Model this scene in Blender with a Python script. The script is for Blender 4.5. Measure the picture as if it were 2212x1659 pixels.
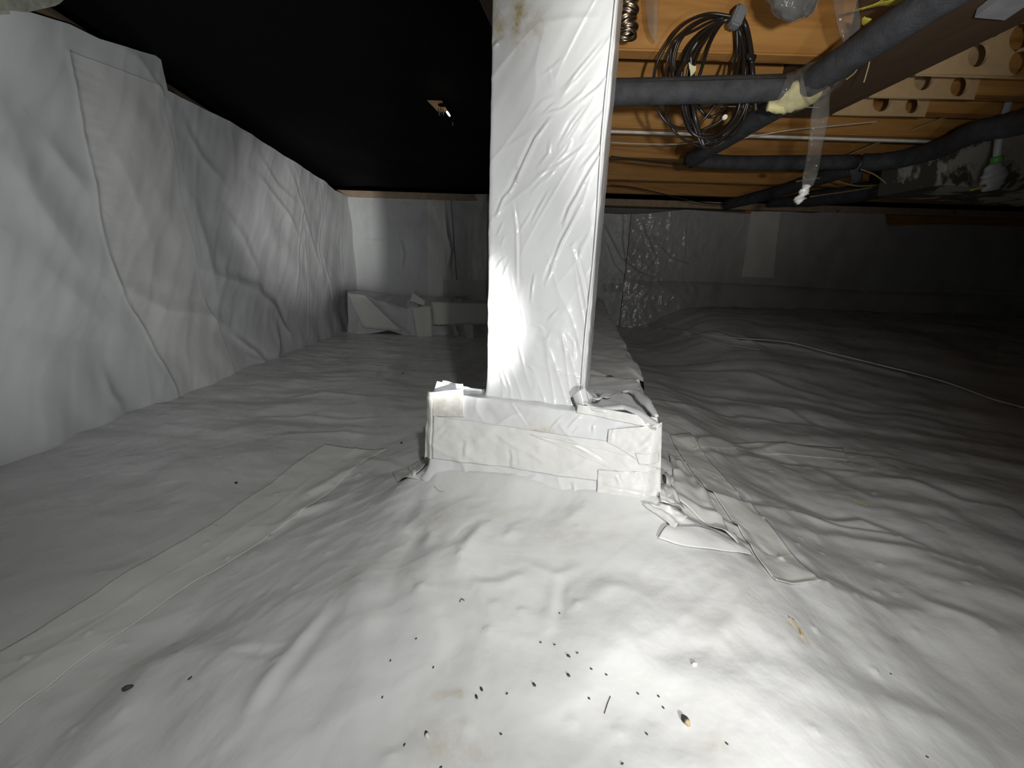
import bpy, bmesh, math, random
import numpy as np
from mathutils import Vector, Matrix, Euler
random.seed(4)
for o in list(bpy.data.objects): bpy.data.objects.remove(o, do_unlink=True)
S = bpy.context.scene
COL = S.collection
# ------------------------------------------------------------------ camera
FPX = 850.0
PITCH = math.radians(16.73); ROLL = math.radians(1.82)
CAM = np.array([0.0, 0.0, 0.45])
cd = bpy.data.cameras.new('camera'); cam = bpy.data.objects.new('camera', cd); COL.objects.link(cam)
RM = Matrix.Rotation(math.pi/2 - PITCH, 4, 'X') @ Matrix.Rotation(ROLL, 4, 'Z')
cam.matrix_world = Matrix.Translation(Vector(CAM)) @ RM
cd.sensor_width = 36; cd.lens = FPX/2212*36; cd.clip_start = .01; cd.clip_end = 50
S.camera = cam
# ------------------------------------------------------------------ world, lights, exposure
w = bpy.data.worlds.new('dark_world'); S.world = w; w.use_nodes = True
w.node_tree.nodes['Background'].inputs[0].default_value = (.5, .55, .6, 1)
w.node_tree.nodes['Background'].inputs[1].default_value = .0
S.view_settings.view_transform = 'Standard'; S.view_settings.look = 'None'
S.view_settings.gamma = 1; S.view_settings.use_curve_mapping = False
S.view_settings.exposure = 0.0
LPOS = Vector((.20, -.03, .270))
def spot(name, loc, target, energy, deg, blend, col, rad):
    l = bpy.data.lights.new(name, 'SPOT'); l.energy = energy; l.spot_size = math.radians(deg); l.spot_blend = blend
    l.color = col; l.shadow_soft_size = rad
    o = bpy.data.objects.new(name, l); COL.objects.link(o); o.location = loc
    o.rotation_euler = (Vector(target)-Vector(loc)).to_track_quat('-Z', 'Y').to_euler()
    return o
spot('headlamp_beam', LPOS, (-1.11, 2.42, .68), 104, 23.5, 1.0, (1, .995, .975), .015)
spot('headlamp_flood', LPOS, (.24, 1.0, .29), 6.1, 118, 1.0, (1, .99, .965), .015)
spot('left_wall_fill', (-.10, -.02, .30), (-1.1, 1.14, .76), 31, 76, 1.0, (.98, .99, 1), .012)  # added fill to brighten the left wall, stands for no known lamp
spot('foreground_fill', (.13, -.24, .80), (.08, .45, .10), 19.5, 101, 1.0, (.99, 1, .99), .012)  # unseen fill added to even out brightness over the foreground floor
spot('joist_fill', (.10, -.05, .47), (.48, 1.05, .95), 24, 58, 1.0, (1, .98, .94), .012)  # extra spot added to lift the joists, not a real fixture

# ------------------------------------------------------------------ projection helpers (pixel of the 2212x1659 photo -> point on a real plane)
R3 = np.array(RM.to_3x3())
def rays(px, py):
    px = np.asarray(px, float); py = np.asarray(py, float)
    v = np.stack([px-1106, -(py-829.5), np.full_like(px, -FPX)], -1)
    return v @ R3.T
def atY(px, py, Y):
    d = rays(px, py); return CAM + d*((Y-CAM[1])/d[..., 1])[..., None]
def atX(px, py, X):
    d = rays(px, py); return CAM + d*((X-CAM[0])/d[..., 0])[..., None]
def atZ(px, py, Z):
    d = rays(px, py); return CAM + d*((Z-CAM[2])/d[..., 2])[..., None]
def V(a): return Vector([float(t) for t in a])
# ------------------------------------------------------------------ noise
def _h(ix, iy, s):
    n = (ix.astype(np.int64)*374761393 + iy.astype(np.int64)*668265263 + s*1274126177) & 0xffffffff
    n = ((n ^ (n >> 13))*1274126177) & 0xffffffff
    n = (n ^ (n >> 16)) & 0xffffffff
    return n/4294967295.0
def gn(x, y, s=0):
    ix = np.floor(x); iy = np.floor(y); fx = x-ix; fy = y-iy
    u = fx*fx*fx*(fx*(fx*6-15)+10); v = fy*fy*fy*(fy*(fy*6-15)+10)
    def g(a, b):
        t = _h(ix+a, iy+b, s)*2*math.pi
        return np.cos(t)*(fx-a)+np.sin(t)*(fy-b)
    return ((g(0, 0)*(1-u)+g(1, 0)*u)*(1-v)+(g(0, 1)*(1-u)+g(1, 1)*u)*v)*1.4
def fbm(x, y, s=0, o=4, g=.5):
    r = 0; a = 1
    for i in range(o):
        r = r+a*gn(x*2**i, y*2**i, s+i*17); a *= g
    return r
def rot(x, y, deg, sx, sy):
    a = math.radians(deg); return (x*math.cos(a)+y*math.sin(a))*sx, (-x*math.sin(a)+y*math.cos(a))*sy
def ridge(x, y, s=0, p=3): return (1-np.minimum(1, np.abs(gn(x, y, s))*2.2))**p
def sst(a, b, x):
    t = np.clip((x-a)/(b-a), 0, 1); return t*t*(3-2*t)
def crease(x, y, pts, amp, wid, asym=0.0, taper=True):
    """height of a fold along a polyline given in surface metres"""
    out = np.zeros_like(x); pts = np.asarray(pts, float)
    L = np.concatenate([[0], np.cumsum(np.hypot(*np.diff(pts, axis=0).T))]); tot = L[-1]
    m = (x > pts[:, 0].min()-wid*5) & (x < pts[:, 0].max()+wid*5) & (y > pts[:, 1].min()-wid*5) & (y < pts[:, 1].max()+wid*5)
    if not m.any(): return out
    X = x[m]; Y = y[m]; best = np.full(X.shape, 9e9); sd = np.zeros(X.shape); tt = np.zeros(X.shape)
    for i in range(len(pts)-1):
        a = pts[i]; b = pts[i+1]; ab = b-a; l2 = ab@ab+1e-12
        t = np.clip(((X-a[0])*ab[0]+(Y-a[1])*ab[1])/l2, 0, 1)
        dx = X-a[0]-t*ab[0]; dy = Y-a[1]-t*ab[1]; d = np.hypot(dx, dy)
        k = d < best; best = np.where(k, d, best)
        sd = np.where(k, np.sign(ab[0]*dy-ab[1]*dx)*d, sd); tt = np.where(k, (L[i]+t*math.sqrt(l2))/tot, tt)
    f = np.exp(-(best/wid)**1.4)
    if asym: f = f - asym*np.exp(-((sd-wid*1.6)/wid)**2)
    if taper: f = f*np.sin(np.pi*np.clip(tt, .03, .97))**.5
    out[m] = amp*f
    return out
# ------------------------------------------------------------------ mesh helpers
def grid_arrays(P, mat, name, parent=None, attrs=None, flip=False, smooth=True, closed=False):
    """P: (n,m,3) array -> one mesh object"""
    n, m = P.shape[:2]
    me = bpy.data.meshes.new(name)
    idx = np.arange(n*m).reshape(n, m)
    if closed: idx = np.concatenate([idx, idx[:, :1]], 1)
    a = idx[:-1, :-1].ravel(); b = idx[:-1, 1:].ravel(); c = idx[1:, 1:].ravel(); d = idx[1:, :-1].ravel()
    F = np.stack([a, d, c, b] if flip else [a, b, c, d], 1).astype(np.int32)
    me.vertices.add(n*m); me.vertices.foreach_set('co', P.reshape(-1).astype(np.float32))
    me.loops.add(F.size); me.loops.foreach_set('vertex_index', F.ravel())
    me.polygons.add(len(F)); me.polygons.foreach_set('loop_start', np.arange(0, F.size, 4, dtype=np.int32))
    if smooth: me.polygons.foreach_set('use_smooth', np.ones(len(F), bool))
    me.update(calc_edges=True); me.validate()
    for k, v in (attrs or {}).items():
        at = me.attributes.new(k, 'FLOAT', 'POINT'); at.data.foreach_set('value', v.ravel().astype(np.float32))
    return link(me, name, mat, parent)
def link(me, name, mat, parent=None):
    if mat is not None: me.materials.append(mat)
    o = bpy.data.objects.new(name, me); COL.objects.link(o)
    if parent is not None:
        o.parent = parent; o.matrix_parent_inverse = parent.matrix_world.inverted()
    return o
def from_bm(bm, name, mat, parent=None, smooth=False):
    me = bpy.data.meshes.new(name); bmesh.ops.recalc_face_normals(bm, faces=bm.faces); bm.to_mesh(me); bm.free()
    if smooth:
        for p in me.polygons: p.use_smooth = True
    return link(me, name, mat, parent)
def empty(name, loc, label, cat, group=None):
    o = bpy.data.objects.new(name, None); COL.objects.link(o); o.location = V(loc); o.empty_display_size = .05
    bpy.context.view_layer.update() if False else None
    o.matrix_world = Matrix.Translation(V(loc))
    return tag(o, label, cat, group)
def tag(o, label, cat, group=None):
    o['label'] = label; o['category'] = cat
    if group: o['group'] = group
    return o
def struct(o): o['kind'] = 'structure'; return o
def part(o, par):
    o.parent = par; o.matrix_parent_inverse = Matrix.Translation(par.matrix_world.translation).inverted(); return o
def box_bm(x0, x1, y0, y1, z0, z1, bev=.002, bm=None, M=None):
    own = bm or bmesh.new()
    r = bmesh.ops.create_cube(own, size=1)
    for v in r['verts']:
        v.co = Vector(((x0+x1)/2+v.co.x*(x1-x0), (y0+y1)/2+v.co.y*(y1-y0), (z0+z1)/2+v.co.z*(z1-z0)))
        if M: v.co = M @ v.co
    if bev:
        es = list({e for v in r['verts'] for e in v.link_edges})
        bmesh.ops.bevel(own, geom=es, offset=bev, segments=2, affect='EDGES')
    return own
def catmull(pts, n=8):
    p = [np.array(q, float) for q in pts]; p = [2*p[0]-p[1]]+p+[2*p[-1]-p[-2]]; out = []
    for i in range(1, len(p)-2):
        for k in range(n):
            t = k/n
            out.append(.5*((2*p[i])+(-p[i-1]+p[i+1])*t+(2*p[i-1]-5*p[i]+4*p[i+1]-p[i+2])*t*t+(-p[i-1]+3*p[i]-3*p[i+1]+p[i+2])*t**3))
    out.append(p[-2]); return np.array(out)
def tube(pts, rad, name, mat, parent=None, seg=12, sm=8, flat=1.0, caps=True, closed=False, wob=None):
    P = catmull(pts, sm) if sm > 1 else np.array(pts, float)
    n = len(P); T = np.gradient(P, axis=0); T /= np.linalg.norm(T, axis=1)[:, None]+1e-12
    R = np.broadcast_to(np.interp(np.linspace(0, 1, n), np.linspace(0, 1, len(rad)), rad) if hasattr(rad, '__len__') else rad, n)
    up = np.array([0, 0, 1.]) if abs(T[0][2]) < .9 else np.array([0, 1., 0])
    rings = []; nrm = np.cross(T[0], up); nrm /= np.linalg.norm(nrm)
    for i in range(n):
        nrm = nrm-T[i]*(nrm@T[i]); nrm /= np.linalg.norm(nrm)+1e-12; bi = np.cross(T[i], nrm)
        a = np.linspace(0, 2*np.pi, seg, endpoint=False)
        r = R[i]*(1 if wob is None else (1+wob*np.sin(a*3+i*.9)*np.cos(i*1.7+a)))
        rings.append(P[i]+np.outer(np.cos(a)*r, nrm)+np.outer(np.sin(a)*r*flat, bi))
    A = np.array(rings)
    if caps:
        A = np.concatenate([[np.repeat(P[0][None], seg, 0)], A, [np.repeat(P[-1][None], seg, 0)]])
    return grid_arrays(A, mat, name, parent, closed=True)
# ------------------------------------------------------------------ materials
def newmat(name):
    m = bpy.data.materials.new(name); m.use_nodes = True; nt = m.node_tree
    return m, nt, nt.nodes['Principled BSDF']
def N(nt, t, **k):
    n = nt.nodes.new(t)
    for a, b in k.items(): setattr(n, a, b)
    return n
def ramp(nt, fac, stops):
    r = N(nt, 'ShaderNodeValToRGB'); nt.links.new(fac, r.inputs[0])
    e = r.color_ramp.elements
    while len(e) < len(stops): e.new(.5)
    for i, (p, c) in enumerate(stops): e[i].position = p; e[i].color = (*c, 1)
    return r.outputs[0]
def noise(nt, scale, detail=4, rough=.5, vec=None, dist=0):
    n = N(nt, 'ShaderNodeTexNoise'); n.inputs['Scale'].default_value = scale; n.inputs['Detail'].default_value = detail
    n.inputs['Roughness'].default_value = rough; n.inputs['Distortion'].default_value = dist
    if vec is not None: nt.links.new(vec, n.inputs['Vector'])
    return n.outputs[0]
def objvec(nt, scale=(1, 1, 1), rotz=(0, 0, 0)):
    tc = N(nt, 'ShaderNodeTexCoord'); mp = N(nt, 'ShaderNodeMapping')
    mp.inputs['Scale'].default_value = scale; mp.inputs['Rotation'].default_value = rotz
    nt.links.new(tc.outputs['Object'], mp.inputs[0]); return mp.outputs[0]
def bump(nt, bs, h, strength, dist=.002):
    b = N(nt, 'ShaderNodeBump'); b.inputs['Strength'].default_value = strength; b.inputs['Distance'].default_value = dist
    nt.links.new(h, b.inputs['Height']); nt.links.new(b.outputs[0], bs.inputs['Normal'])
def plain(name, col, rough=.5, metal=0, spec=.5, bsc=0, bst=.3, var=.12):
    m, nt, bs = newmat(name)
    v = objvec(nt); n = noise(nt, 40, 4, .6, v)
    c0 = tuple(max(0, c*(1-var)) for c in col); c1 = tuple(min(1, c*(1+var)) for c in col)
    nt.links.new(ramp(nt, n, [(.3, c0), (.7, c1)]), bs.inputs['Base Color'])
    bs.inputs['Roughness'].default_value = rough; bs.inputs['Metallic'].default_value = metal
    bs.inputs['Specular IOR Level'].default_value = spec
    if bsc: bump(nt, bs, noise(nt, bsc, 3, .6, v), bst, .002)
    return m
def liner(name, col=(.72, .73, .72), rough=.38, spec=.5, crinkle=.25, csc=22, stain=True, coat=0):
    """reinforced white polyethylene: faint clouding, fine crinkle relief, brown smears from the 'stain' attribute"""
    m, nt, bs = newmat(name)
    v = objvec(nt)
    base = ramp(nt, noise(nt, 5, 4, .55, v), [(.25, tuple(c*.93 for c in col)), (.75, tuple(min(1, c*1.04) for c in col))])
    if stain:
        at = N(nt, 'ShaderNodeAttribute', attribute_name='stain')
        mx = N(nt, 'ShaderNodeMix', data_type='RGBA'); nt.links.new(base, mx.inputs['A']); mx.inputs['B'].default_value = (.42, .33, .17, 1)
        mu = N(nt, 'ShaderNodeMath', operation='MULTIPLY'); mu.use_clamp = True
        nt.links.new(at.outputs['Fac'], mu.inputs[0]); nt.links.new(ramp(nt, noise(nt, 60, 5, .7, v), [(.35, (0, 0, 0)), (.7, (1, 1, 1))]), mu.inputs[1])
        nt.links.new(mu.outputs[0], mx.inputs['Factor']); base = mx.outputs['Result']
    nt.links.new(base, bs.inputs['Base Color'])
    rr = N(nt, 'ShaderNodeMapRange'); nt.links.new(noise(nt, 9, 3, .5, v), rr.inputs[0])
    rr.inputs['To Min'].default_value = rough-.07; rr.inputs['To Max'].default_value = rough+.1
    nt.links.new(rr.outputs[0], bs.inputs['Roughness'])
    bs.inputs['Specular IOR Level'].default_value = spec
    if coat: bs.inputs['Coat Weight'].default_value = coat; bs.inputs['Coat Roughness'].default_value = .12
    n1 = noise(nt, csc, 3, .5, v, .1); n2 = noise(nt, csc*7, 2, .5, v)
    ad = N(nt, 'ShaderNodeMath', operation='MULTIPLY_ADD'); nt.links.new(n2, ad.inputs[0]); ad.inputs[1].default_value = .08; nt.links.new(n1, ad.inputs[2])
    bump(nt, bs, ad.outputs[0], crinkle, .006)
    return m
M = {}
M['floor'] = liner('floor_liner', (.72, .72, .71), .27, .5, .42, 24)
M['wall'] = liner('wall_liner', (.66, .675, .67), .42, .4, .25, 16)
M['walltape'] = liner('wall_lap_strip', (.74, .75, .73), .4, .4, .25, 16)
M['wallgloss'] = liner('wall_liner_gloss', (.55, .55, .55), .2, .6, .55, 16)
M['wrap'] = liner('post_wrap', (.74, .75, .75), .24, .55, .18, 26, coat=.35)
M['tape'] = liner('seam_tape', (.78, .78, .76), .25, .5, .2, 45, coat=.3)
M['tapedull'] = liner('seam_tape_dull', (.80, .80, .76), .30, .45, .18, 30)
M['sheet'] = liner('thin_sheet', (.70, .73, .76), .35, .4, .15, 30)
def wood(name, ca, cb, cc, rough=.6, axis='X'):
    m, nt, bs = newmat(name)
    sc = {'X': (1.2, 14, 14), 'Y': (14, 1.2, 14)}[axis]
    oi = N(nt, 'ShaderNodeObjectInfo'); tc = N(nt, 'ShaderNodeTexCoord')
    ad = N(nt, 'ShaderNodeVectorMath', operation='MULTIPLY_ADD'); nt.links.new(oi.outputs['Random'], ad.inputs[0])
    ad.inputs[1].default_value = (7, 3, 5); nt.links.new(tc.outputs['Object'], ad.inputs[2])
    mp = N(nt, 'ShaderNodeMapping'); mp.inputs['Scale'].default_value = sc; nt.links.new(ad.outputs[0], mp.inputs[0])
    n = noise(nt, 2.2, 6, .6, mp.outputs[0], .8)
    c = ramp(nt, n, [(.25, ca), (.5, cb), (.78, cc)])
    mp2 = N(nt, 'ShaderNodeMapping'); mp2.inputs['Scale'].default_value = {'X': (4.5, 9, 9), 'Y': (9, 4.5, 9)}[axis]; nt.links.new(ad.outputs[0], mp2.inputs[0])
    vo = N(nt, 'ShaderNodeTexVoronoi'); vo.inputs['Scale'].default_value = 1.0; nt.links.new(mp2.outputs[0], vo.inputs['Vector'])
    k = ramp(nt, vo.outputs['Distance'], [(.05, (.22, .10, .04)), (.13, (1, 1, 1))])
    mx = N(nt, 'ShaderNodeMix', data_type='RGBA', blend_type='MULTIPLY'); mx.inputs['Factor'].default_value = .8
    nt.links.new(c, mx.inputs['A']); nt.links.new(k, mx.inputs['B']); nt.links.new(mx.outputs['Result'], bs.inputs['Base Color'])
    bs.inputs['Roughness'].default_value = rough
    bump(nt, bs, n, .3, .002)
    return m
M['fir'] = wood('fir_lumber', (.30, .13, .028), (.46, .225, .06), (.58, .31, .095))
M['firY'] = wood('fir_lumber_long', (.22, .12, .05), (.36, .21, .09), (.48, .29, .13), axis='Y')
M['sill'] = wood('sill_lumber', (.34, .25, .17), (.44, .33, .23), (.52, .40, .29), axis='Y')
M['lvl'] = wood('laminated_beam', (.075, .045, .025), (.10, .062, .034), (.13, .08, .045), .7, 'Y')
M['osb'] = plain('hardboard_web', (.56, .38, .20), .65, bsc=120, bst=.2, var=.08)
M['deck'] = plain('subfloor', (.30, .17, .08), .7)
M['nearblack'] = plain('near_black', (.004, .004, .005), .9, spec=.1, bsc=60, bst=.2)
M['foam'] = plain('black_foam', (.045, .047, .052), .75, spec=.35, bsc=260, bst=.5, var=.35)
M['cable'] = plain('black_cable', (.018, .015, .013), .35, spec=.5)
M['grey'] = plain('grey_plastic', (.16, .17, .18), .5)
M['lgrey'] = plain('pale_grey_plastic', (.42, .44, .45), .45, bsc=60)
M['green'] = plain('green_plastic', (.12, .38, .08), .4)
M['yellow'] = plain('yellow_strip', (.50, .42, .06), .5, bsc=50)
M['paleyellow'] = plain('pale_yellow_label', (.75, .70, .40), .6)
M['white'] = plain('white_paint', (.78, .78, .72), .5)
M['metal'] = plain('galvanised_metal', (.42, .34, .26), .28, 1, bsc=30, bst=.2)
M['wire'] = plain('wire_jacket', (.30, .24, .10), .5)
M['palewire'] = plain('pale_wire', (.5, .5, .46), .4)
M['crumb'] = plain('dark_crumb', (.07, .058, .05), .7, bsc=300, bst=.8, var=.5)
M['straw'] = plain('straw', (.46, .37, .20), .6)
M['spray'] = plain('expanding_foam', (.62, .57, .30), .55, bsc=70, bst=.8)
M['masonry'] = plain('foundation_concrete', (.22, .21, .2), .9, bsc=50, bst=.5)
M['plaster'] = plain('crusty_foam_board', (.42, .42, .35), .85, bsc=35, bst=1.0, var=.3)
def clearmat():
    m, nt, bs = newmat('clear_poly')
    out = nt.nodes['Material Output']; tr = N(nt, 'ShaderNodeBsdfTransparent'); mx = N(nt, 'ShaderNodeMixShader')
    tr.inputs[0].default_value = (.93, .92, .9, 1)
    bs.inputs['Base Color'].default_value = (.40, .39, .36, 1); bs.inputs['Roughness'].default_value = .12
    bs.inputs['Coat Weight'].default_value = .6
    v = objvec(nt); n = noise(nt, 35, 3, .6, v)
    bump(nt, bs, n, .7, .01)
    r = N(nt, 'ShaderNodeMapRange'); nt.links.new(noise(nt, 18, 3, .6, v), r.inputs[0]); r.inputs['From Min'].default_value = .3; r.inputs['From Max'].default_value = .7
    r.inputs['To Min'].default_value = .04; r.inputs['To Max'].default_value = .26
    nt.links.new(r.outputs[0], mx.inputs[0]); nt.links.new(tr.outputs[0], mx.inputs[1]); nt.links.new(bs.outputs[0], mx.inputs[2])
    nt.links.new(mx.outputs[0], out.inputs[0]); return m
M['clear'] = clearmat()
def scuffed():
    m, nt, bs = newmat('scuffed_paint'); v = objvec(nt)
    n = noise(nt, 7, 8, .65, v, 1.2)
    nt.links.new(ramp(nt, n, [(.47, (.07, .06, .05)), (.53, (.36, .36, .31))]), bs.inputs['Base Color'])
    bs.inputs['Roughness'].default_value = .8; bump(nt, bs, n, .4, .004); return m
M['scuff'] = scuffed()
def emis(name, col, s):
    m, nt, bs = newmat(name); bs.inputs['Emission Color'].default_value = (*col, 1); bs.inputs['Emission Strength'].default_value = s; return m
M['lamp'] = emis('lamp_glow', (1, .82, .85), 9)

# ================================================================== SURFACES
XL = -1.10; YB = 2.80; CZ = .87            # left wall, back wall, joist underside
# footing footprint (top corners at z=.26)
TOPZ = .26
A = atZ(917, 846, TOPZ)[:2]; B = atZ(1431, 916, TOPZ)[:2]
SE = [atZ(px, py, TOPZ)[:2] for px, py in ((1350, 700), (1302, 645))]
fdir = (B-A)/np.linalg.norm(B-A); fnrm = np.array([fdir[1], -fdir[0]])      # out of the front face, to the camera
def floor_base(x, y):
    z = .0*x
    z = z + .02
    # berm that carries the footing and runs to the camera
    s = (x-(.06+.19*np.maximum(y-.5, -.2)))
    berm = sst(-.50, -.06, s)*(1-sst(.16, .52, s))
    z = z + .095*berm*(1-.5*sst(.9, 1.6, y))
    # ground climbs to the right rear
    z = z + .20*sst(.45, .95, x-.16*y+.15)*sst(1.15, 2.35, y+.12*x)
    # liner pulled up against the footing front
    d = (x-A[0])*fnrm[0]+(y-A[1])*fnrm[1]
    t = (x-A[0])*fdir[0]+(y-A[1])*fdir[1]
    L = np.linalg.norm(B-A)
    z = z + .03*np.exp(-np.maximum(d, 0)/.035)*sst(-.09, .02, t)*(1-sst(L, L+.08, t))*(d > -.15)
    return z
FC = []   # authored folds on the floor: pixel polyline, height, width, asymmetry
def FCR(pts, amp, wid, asym=0): FC.append((pts, amp, wid, asym))
# foreground swells and dents
FCR([(735,1085),(760,1050),(800,1036),(850,1042)], .010, .020, .3)
FCR([(850,1130),(872,1150),(905,1120),(925,1075)], .008, .013, .5)
FCR([(920,1190),(930,1160),(915,1135)], .007, .008, .6)
FCR([(1010,1190),(1018,1170),(1045,1140)], .008, .007, .8)
FCR([(985,1240),(1000,1190),(1020,1180)], .005, .010, .6)
FCR([(1080,1162),(1100,1160),(1110,1140)], .005, .006, .6)
FCR([(1185,1095),(1218,1125),(1260,1105),(1290,1082)], .007, .012, .6)
FCR([(1010,1262),(1080,1262),(1140,1240)], .004, .006, .6)
FCR([(1130,1215),(1200,1240),(1270,1218)], .0035, .006, .5)
FCR([(1200,1240),(1192,1300),(1183,1352)], .0045, .0045, .9)
FCR([(1270,1290),(1310,1270),(1370,1278),(1400,1300)], .006, .012, .5)
FCR([(1380,1290),(1370,1340),(1330,1400)], .005, .014, .4)
FCR([(1410,1410),(1480,1395),(1560,1375)], -.007, .016, .2)
FCR([(1480,1375),(1540,1372),(1590,1330)], .004, .012)
FCR([(700,1330),(640,1400),(580,1480),(525,1570)], .0075, .008, .9)
FCR([(600,1300),(655,1308),(700,1330)], .004, .012, .3)
FCR([(520,1540),(600,1500),(680,1470)], .004, .02, .3)
FCR([(250,1600),(290,1500),(330,1440),(400,1415),(470,1420),(505,1380)], .012, .022, .6)
FCR([(770,1250),(790,1350),(785,1480)], .009, .018, .3)
FCR([(880,1180),(840,1290),(830,1420)], -.005, .016, .2)
FCR([(945,1440),(1000,1380),(960,1300)], -.005, .014, .4)
FCR([(1100,1620),(1230,1560),(1320,1520),(1420,1540),(1560,1640)], -.008, .025, .3)
FCR([(560,1640),(640,1590),(720,1600)], .006, .02, .3)
FCR([(1610,1215),(1520,1165),(1400,1160)], .004, .010, .3)
# long ripples to the right of the footing
FCR([(1440,950),(1560,958),(1700,962),(1840,985),(2000,1010)], .006, .010, .7)
FCR([(1470,975),(1620,990),(1760,1005),(1900,1030)], .005, .008, .6)
FCR([(1440,1055),(1530,1075),(1600,1095),(1700,1110),(1860,1130),(1990,1180)], .009, .010, .9)
FCR([(1620,1090),(1700,1105),(1800,1140),(1900,1155),(1990,1178)], .006, .005, 1.)
FCR([(1660,1130),(1820,1165),(1960,1190),(2120,1220)], .007, .012, .5)
FCR([(1720,1240),(1800,1290),(1900,1320),(2060,1330)], .007, .014, .6)
FCR([(1930,1260),(2000,1310),(2090,1350),(2180,1390)], .008, .014, .6)
FCR([(1850,1030),(1960,1050),(2080,1090),(2212,1110)], .008, .014, .6)
FCR([(1640,960),(1760,1010),(1880,1080),(2040,1110)], .007, .016, .3)
FCR([(1660,1440),(1780,1490),(1900,1530),(2060,1590)], .006, .018, .4)
FCR([(1900,1500),(2040,1560),(2180,1640)], .006, .018, .4)
FCR([(1700,1180),(1780,1260),(1860,1300),(1930,1340)], .005, .012, .6)
FCR([(1430,1120),(1500,1150),(1560,1170),(1625,1190)], .010, .009, .8)
FCR([(1440,1080),(1520,1120),(1600,1150),(1640,1200)], .006, .006, .6)
# seam fold far right
FCR([(1405,708),(1500,722),(1600,735),(1700,745),(1800,770),(1900,795),(2030,830),(2140,868),(2212,895)], .014, .012, .8)
FCR([(1440,712),(1540,722),(1650,747)], .010, .010, .6)
FCR([(1380,860),(1480,880),(1600,900),(1800,930)], .008, .012, .5)
FCR([(1420,830),(1560,860),(1700,890),(1860,960)], .007, .012, .5)
FCR([(1450,800),(1600,805),(1750,850),(1900,880)], .006, .014, .5)
# left rear ripples
FCR([(560,900),(660,895),(760,905),(850,900)], .006, .010, .5)
FCR([(600,860),(700,850),(800,862),(860,858)], .006, .010, .5)
FCR([(680,815),(780,822),(860,818)], .006, .012, .5)
FCR([(620,940),(740,932),(830,940)], .006, .010, .5)
FCR([(640,780),(760,775),(850,790),(930,780)], .006, .012, .4)
FCR([(780,985),(830,1000),(880,1012)], .006, .008, .6)
FCR([(720,1085),(640,1110),(590,1150)], .008, .010, .6)
FCR([(760,1010),(700,1050),(640,1080)], .007, .010, .6)
STAINS = []
def floor_hit(px, py, it=10):
    """pixel -> point on the (unwrinkled) ground, by fixed point iteration"""
    px = np.asarray(px, float); py = np.asarray(py, float); z = np.full(px.shape, .06)
    for i in range(it*3):
        p = atZ(px, py, 0.0*z) if False else (CAM + rays(px, py)*((z-CAM[2])/rays(px, py)[..., 2])[..., None])
        z = z*.6+.4*np.minimum(floor_base(p[..., 0], p[..., 1]), .38)
    return p
FCW = [(np.array([floor_hit(a, b)[:2] for a, b in p]), am*.62, wd*1.25, asy*.8) for p, am, wd, asy in FC]
def floor_z(x, y, detail=True):
    z = floor_base(x, y)
    if not detail: return z
    near = 1-sst(.5, 1.6, y)
    z = z + .011*fbm(x*3.1, y*3.1, 3, 3)
    z = z + .0036*fbm(x*9, y*9, 11, 2)*(.5+.5*near) + .0013*fbm(x*19, y*19, 12, 2)*near
    # rumpled folds, running across the berm on both flanks
    mr = sst(.15, .5, x-.2*y)
    a, b = rot(x, y, -26, 1.5, 7.5); z = z + (.0098*fbm(a+.5*gn(x*2, y*2, 8), b+.5*gn(x*2.5, y*2.5, 9), 21, 3, .36)+.0008*ridge(a*.8, b*.55, 22, 4))*mr
    ml = (1-sst(-.35, -.05, x))*sst(.65, 1.1, y)
    a, b = rot(x, y, -6, 2.6, 12); z = z + (.0042*fbm(a, b, 31, 3, .42)+.001*ridge(a, b*.6, 32, 4))*ml
    # short random creases close to the camera
    a, b = rot(x, y, 35, 6, 16); z = z + .0007*ridge(a+.4*gn(x*7, y*7, 5), b, 41, 6)*near*(1-.6*mr)
    a, b = rot(x, y, -50, 5, 13); z = z + .0006*ridge(a, b+.5*gn(x*6, y*6, 6), 42, 6)*near*(1-.6*mr)
    z = z + .0007*fbm(x*30, y*30, 51, 2)*near
    # pebble pimples pushing up
    c = 30.0; ix = np.floor(x*c); iy = np.floor(y*c); ox = .2+.6*_h(ix, iy, 61); oy = .2+.6*_h(ix, iy, 62)
    on = _h(ix, iy, 63) > .88
    d2 = ((x*c-ix-ox)**2+(y*c-iy-oy)**2)/c/c
    z = z + on*(.0018+.0022*_h(ix, iy, 64))*np.exp(-d2/.0035**2)*(.35+.65*near)
    for p, am, wd, asy in FCW: z = z + crease(x, y, p, am, wd, asy)
    return z
def spaced(stops, steps):
    out = []
    for i in range(len(stops)-1): out.append(np.arange(stops[i], stops[i+1], steps[i]))
    out.append([stops[-1]]); return np.concatenate(out)
gx = spaced([-1.16, .85, 1.5, 4.0], [.0042, .007, .04])
gy = spaced([-2.6, .0, .16, 1.1, 1.9, 2.86], [.05, .012, .0034, .0065, .012])
GX, GY = np.meshgrid(gx, gy)
GZ = floor_z(GX, GY)
fst = np.zeros_like(GX)
def fstain(px, py, r, amt=1, asp=1.0, ang=0):
    global fst
    p = floor_hit(px, py); a, b = rot(GX-p[0], GY-p[1], ang, 1/r, 1/(r*asp))
    fst = np.maximum(fst, amt*np.exp(-(a*a+b*b)))
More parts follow.
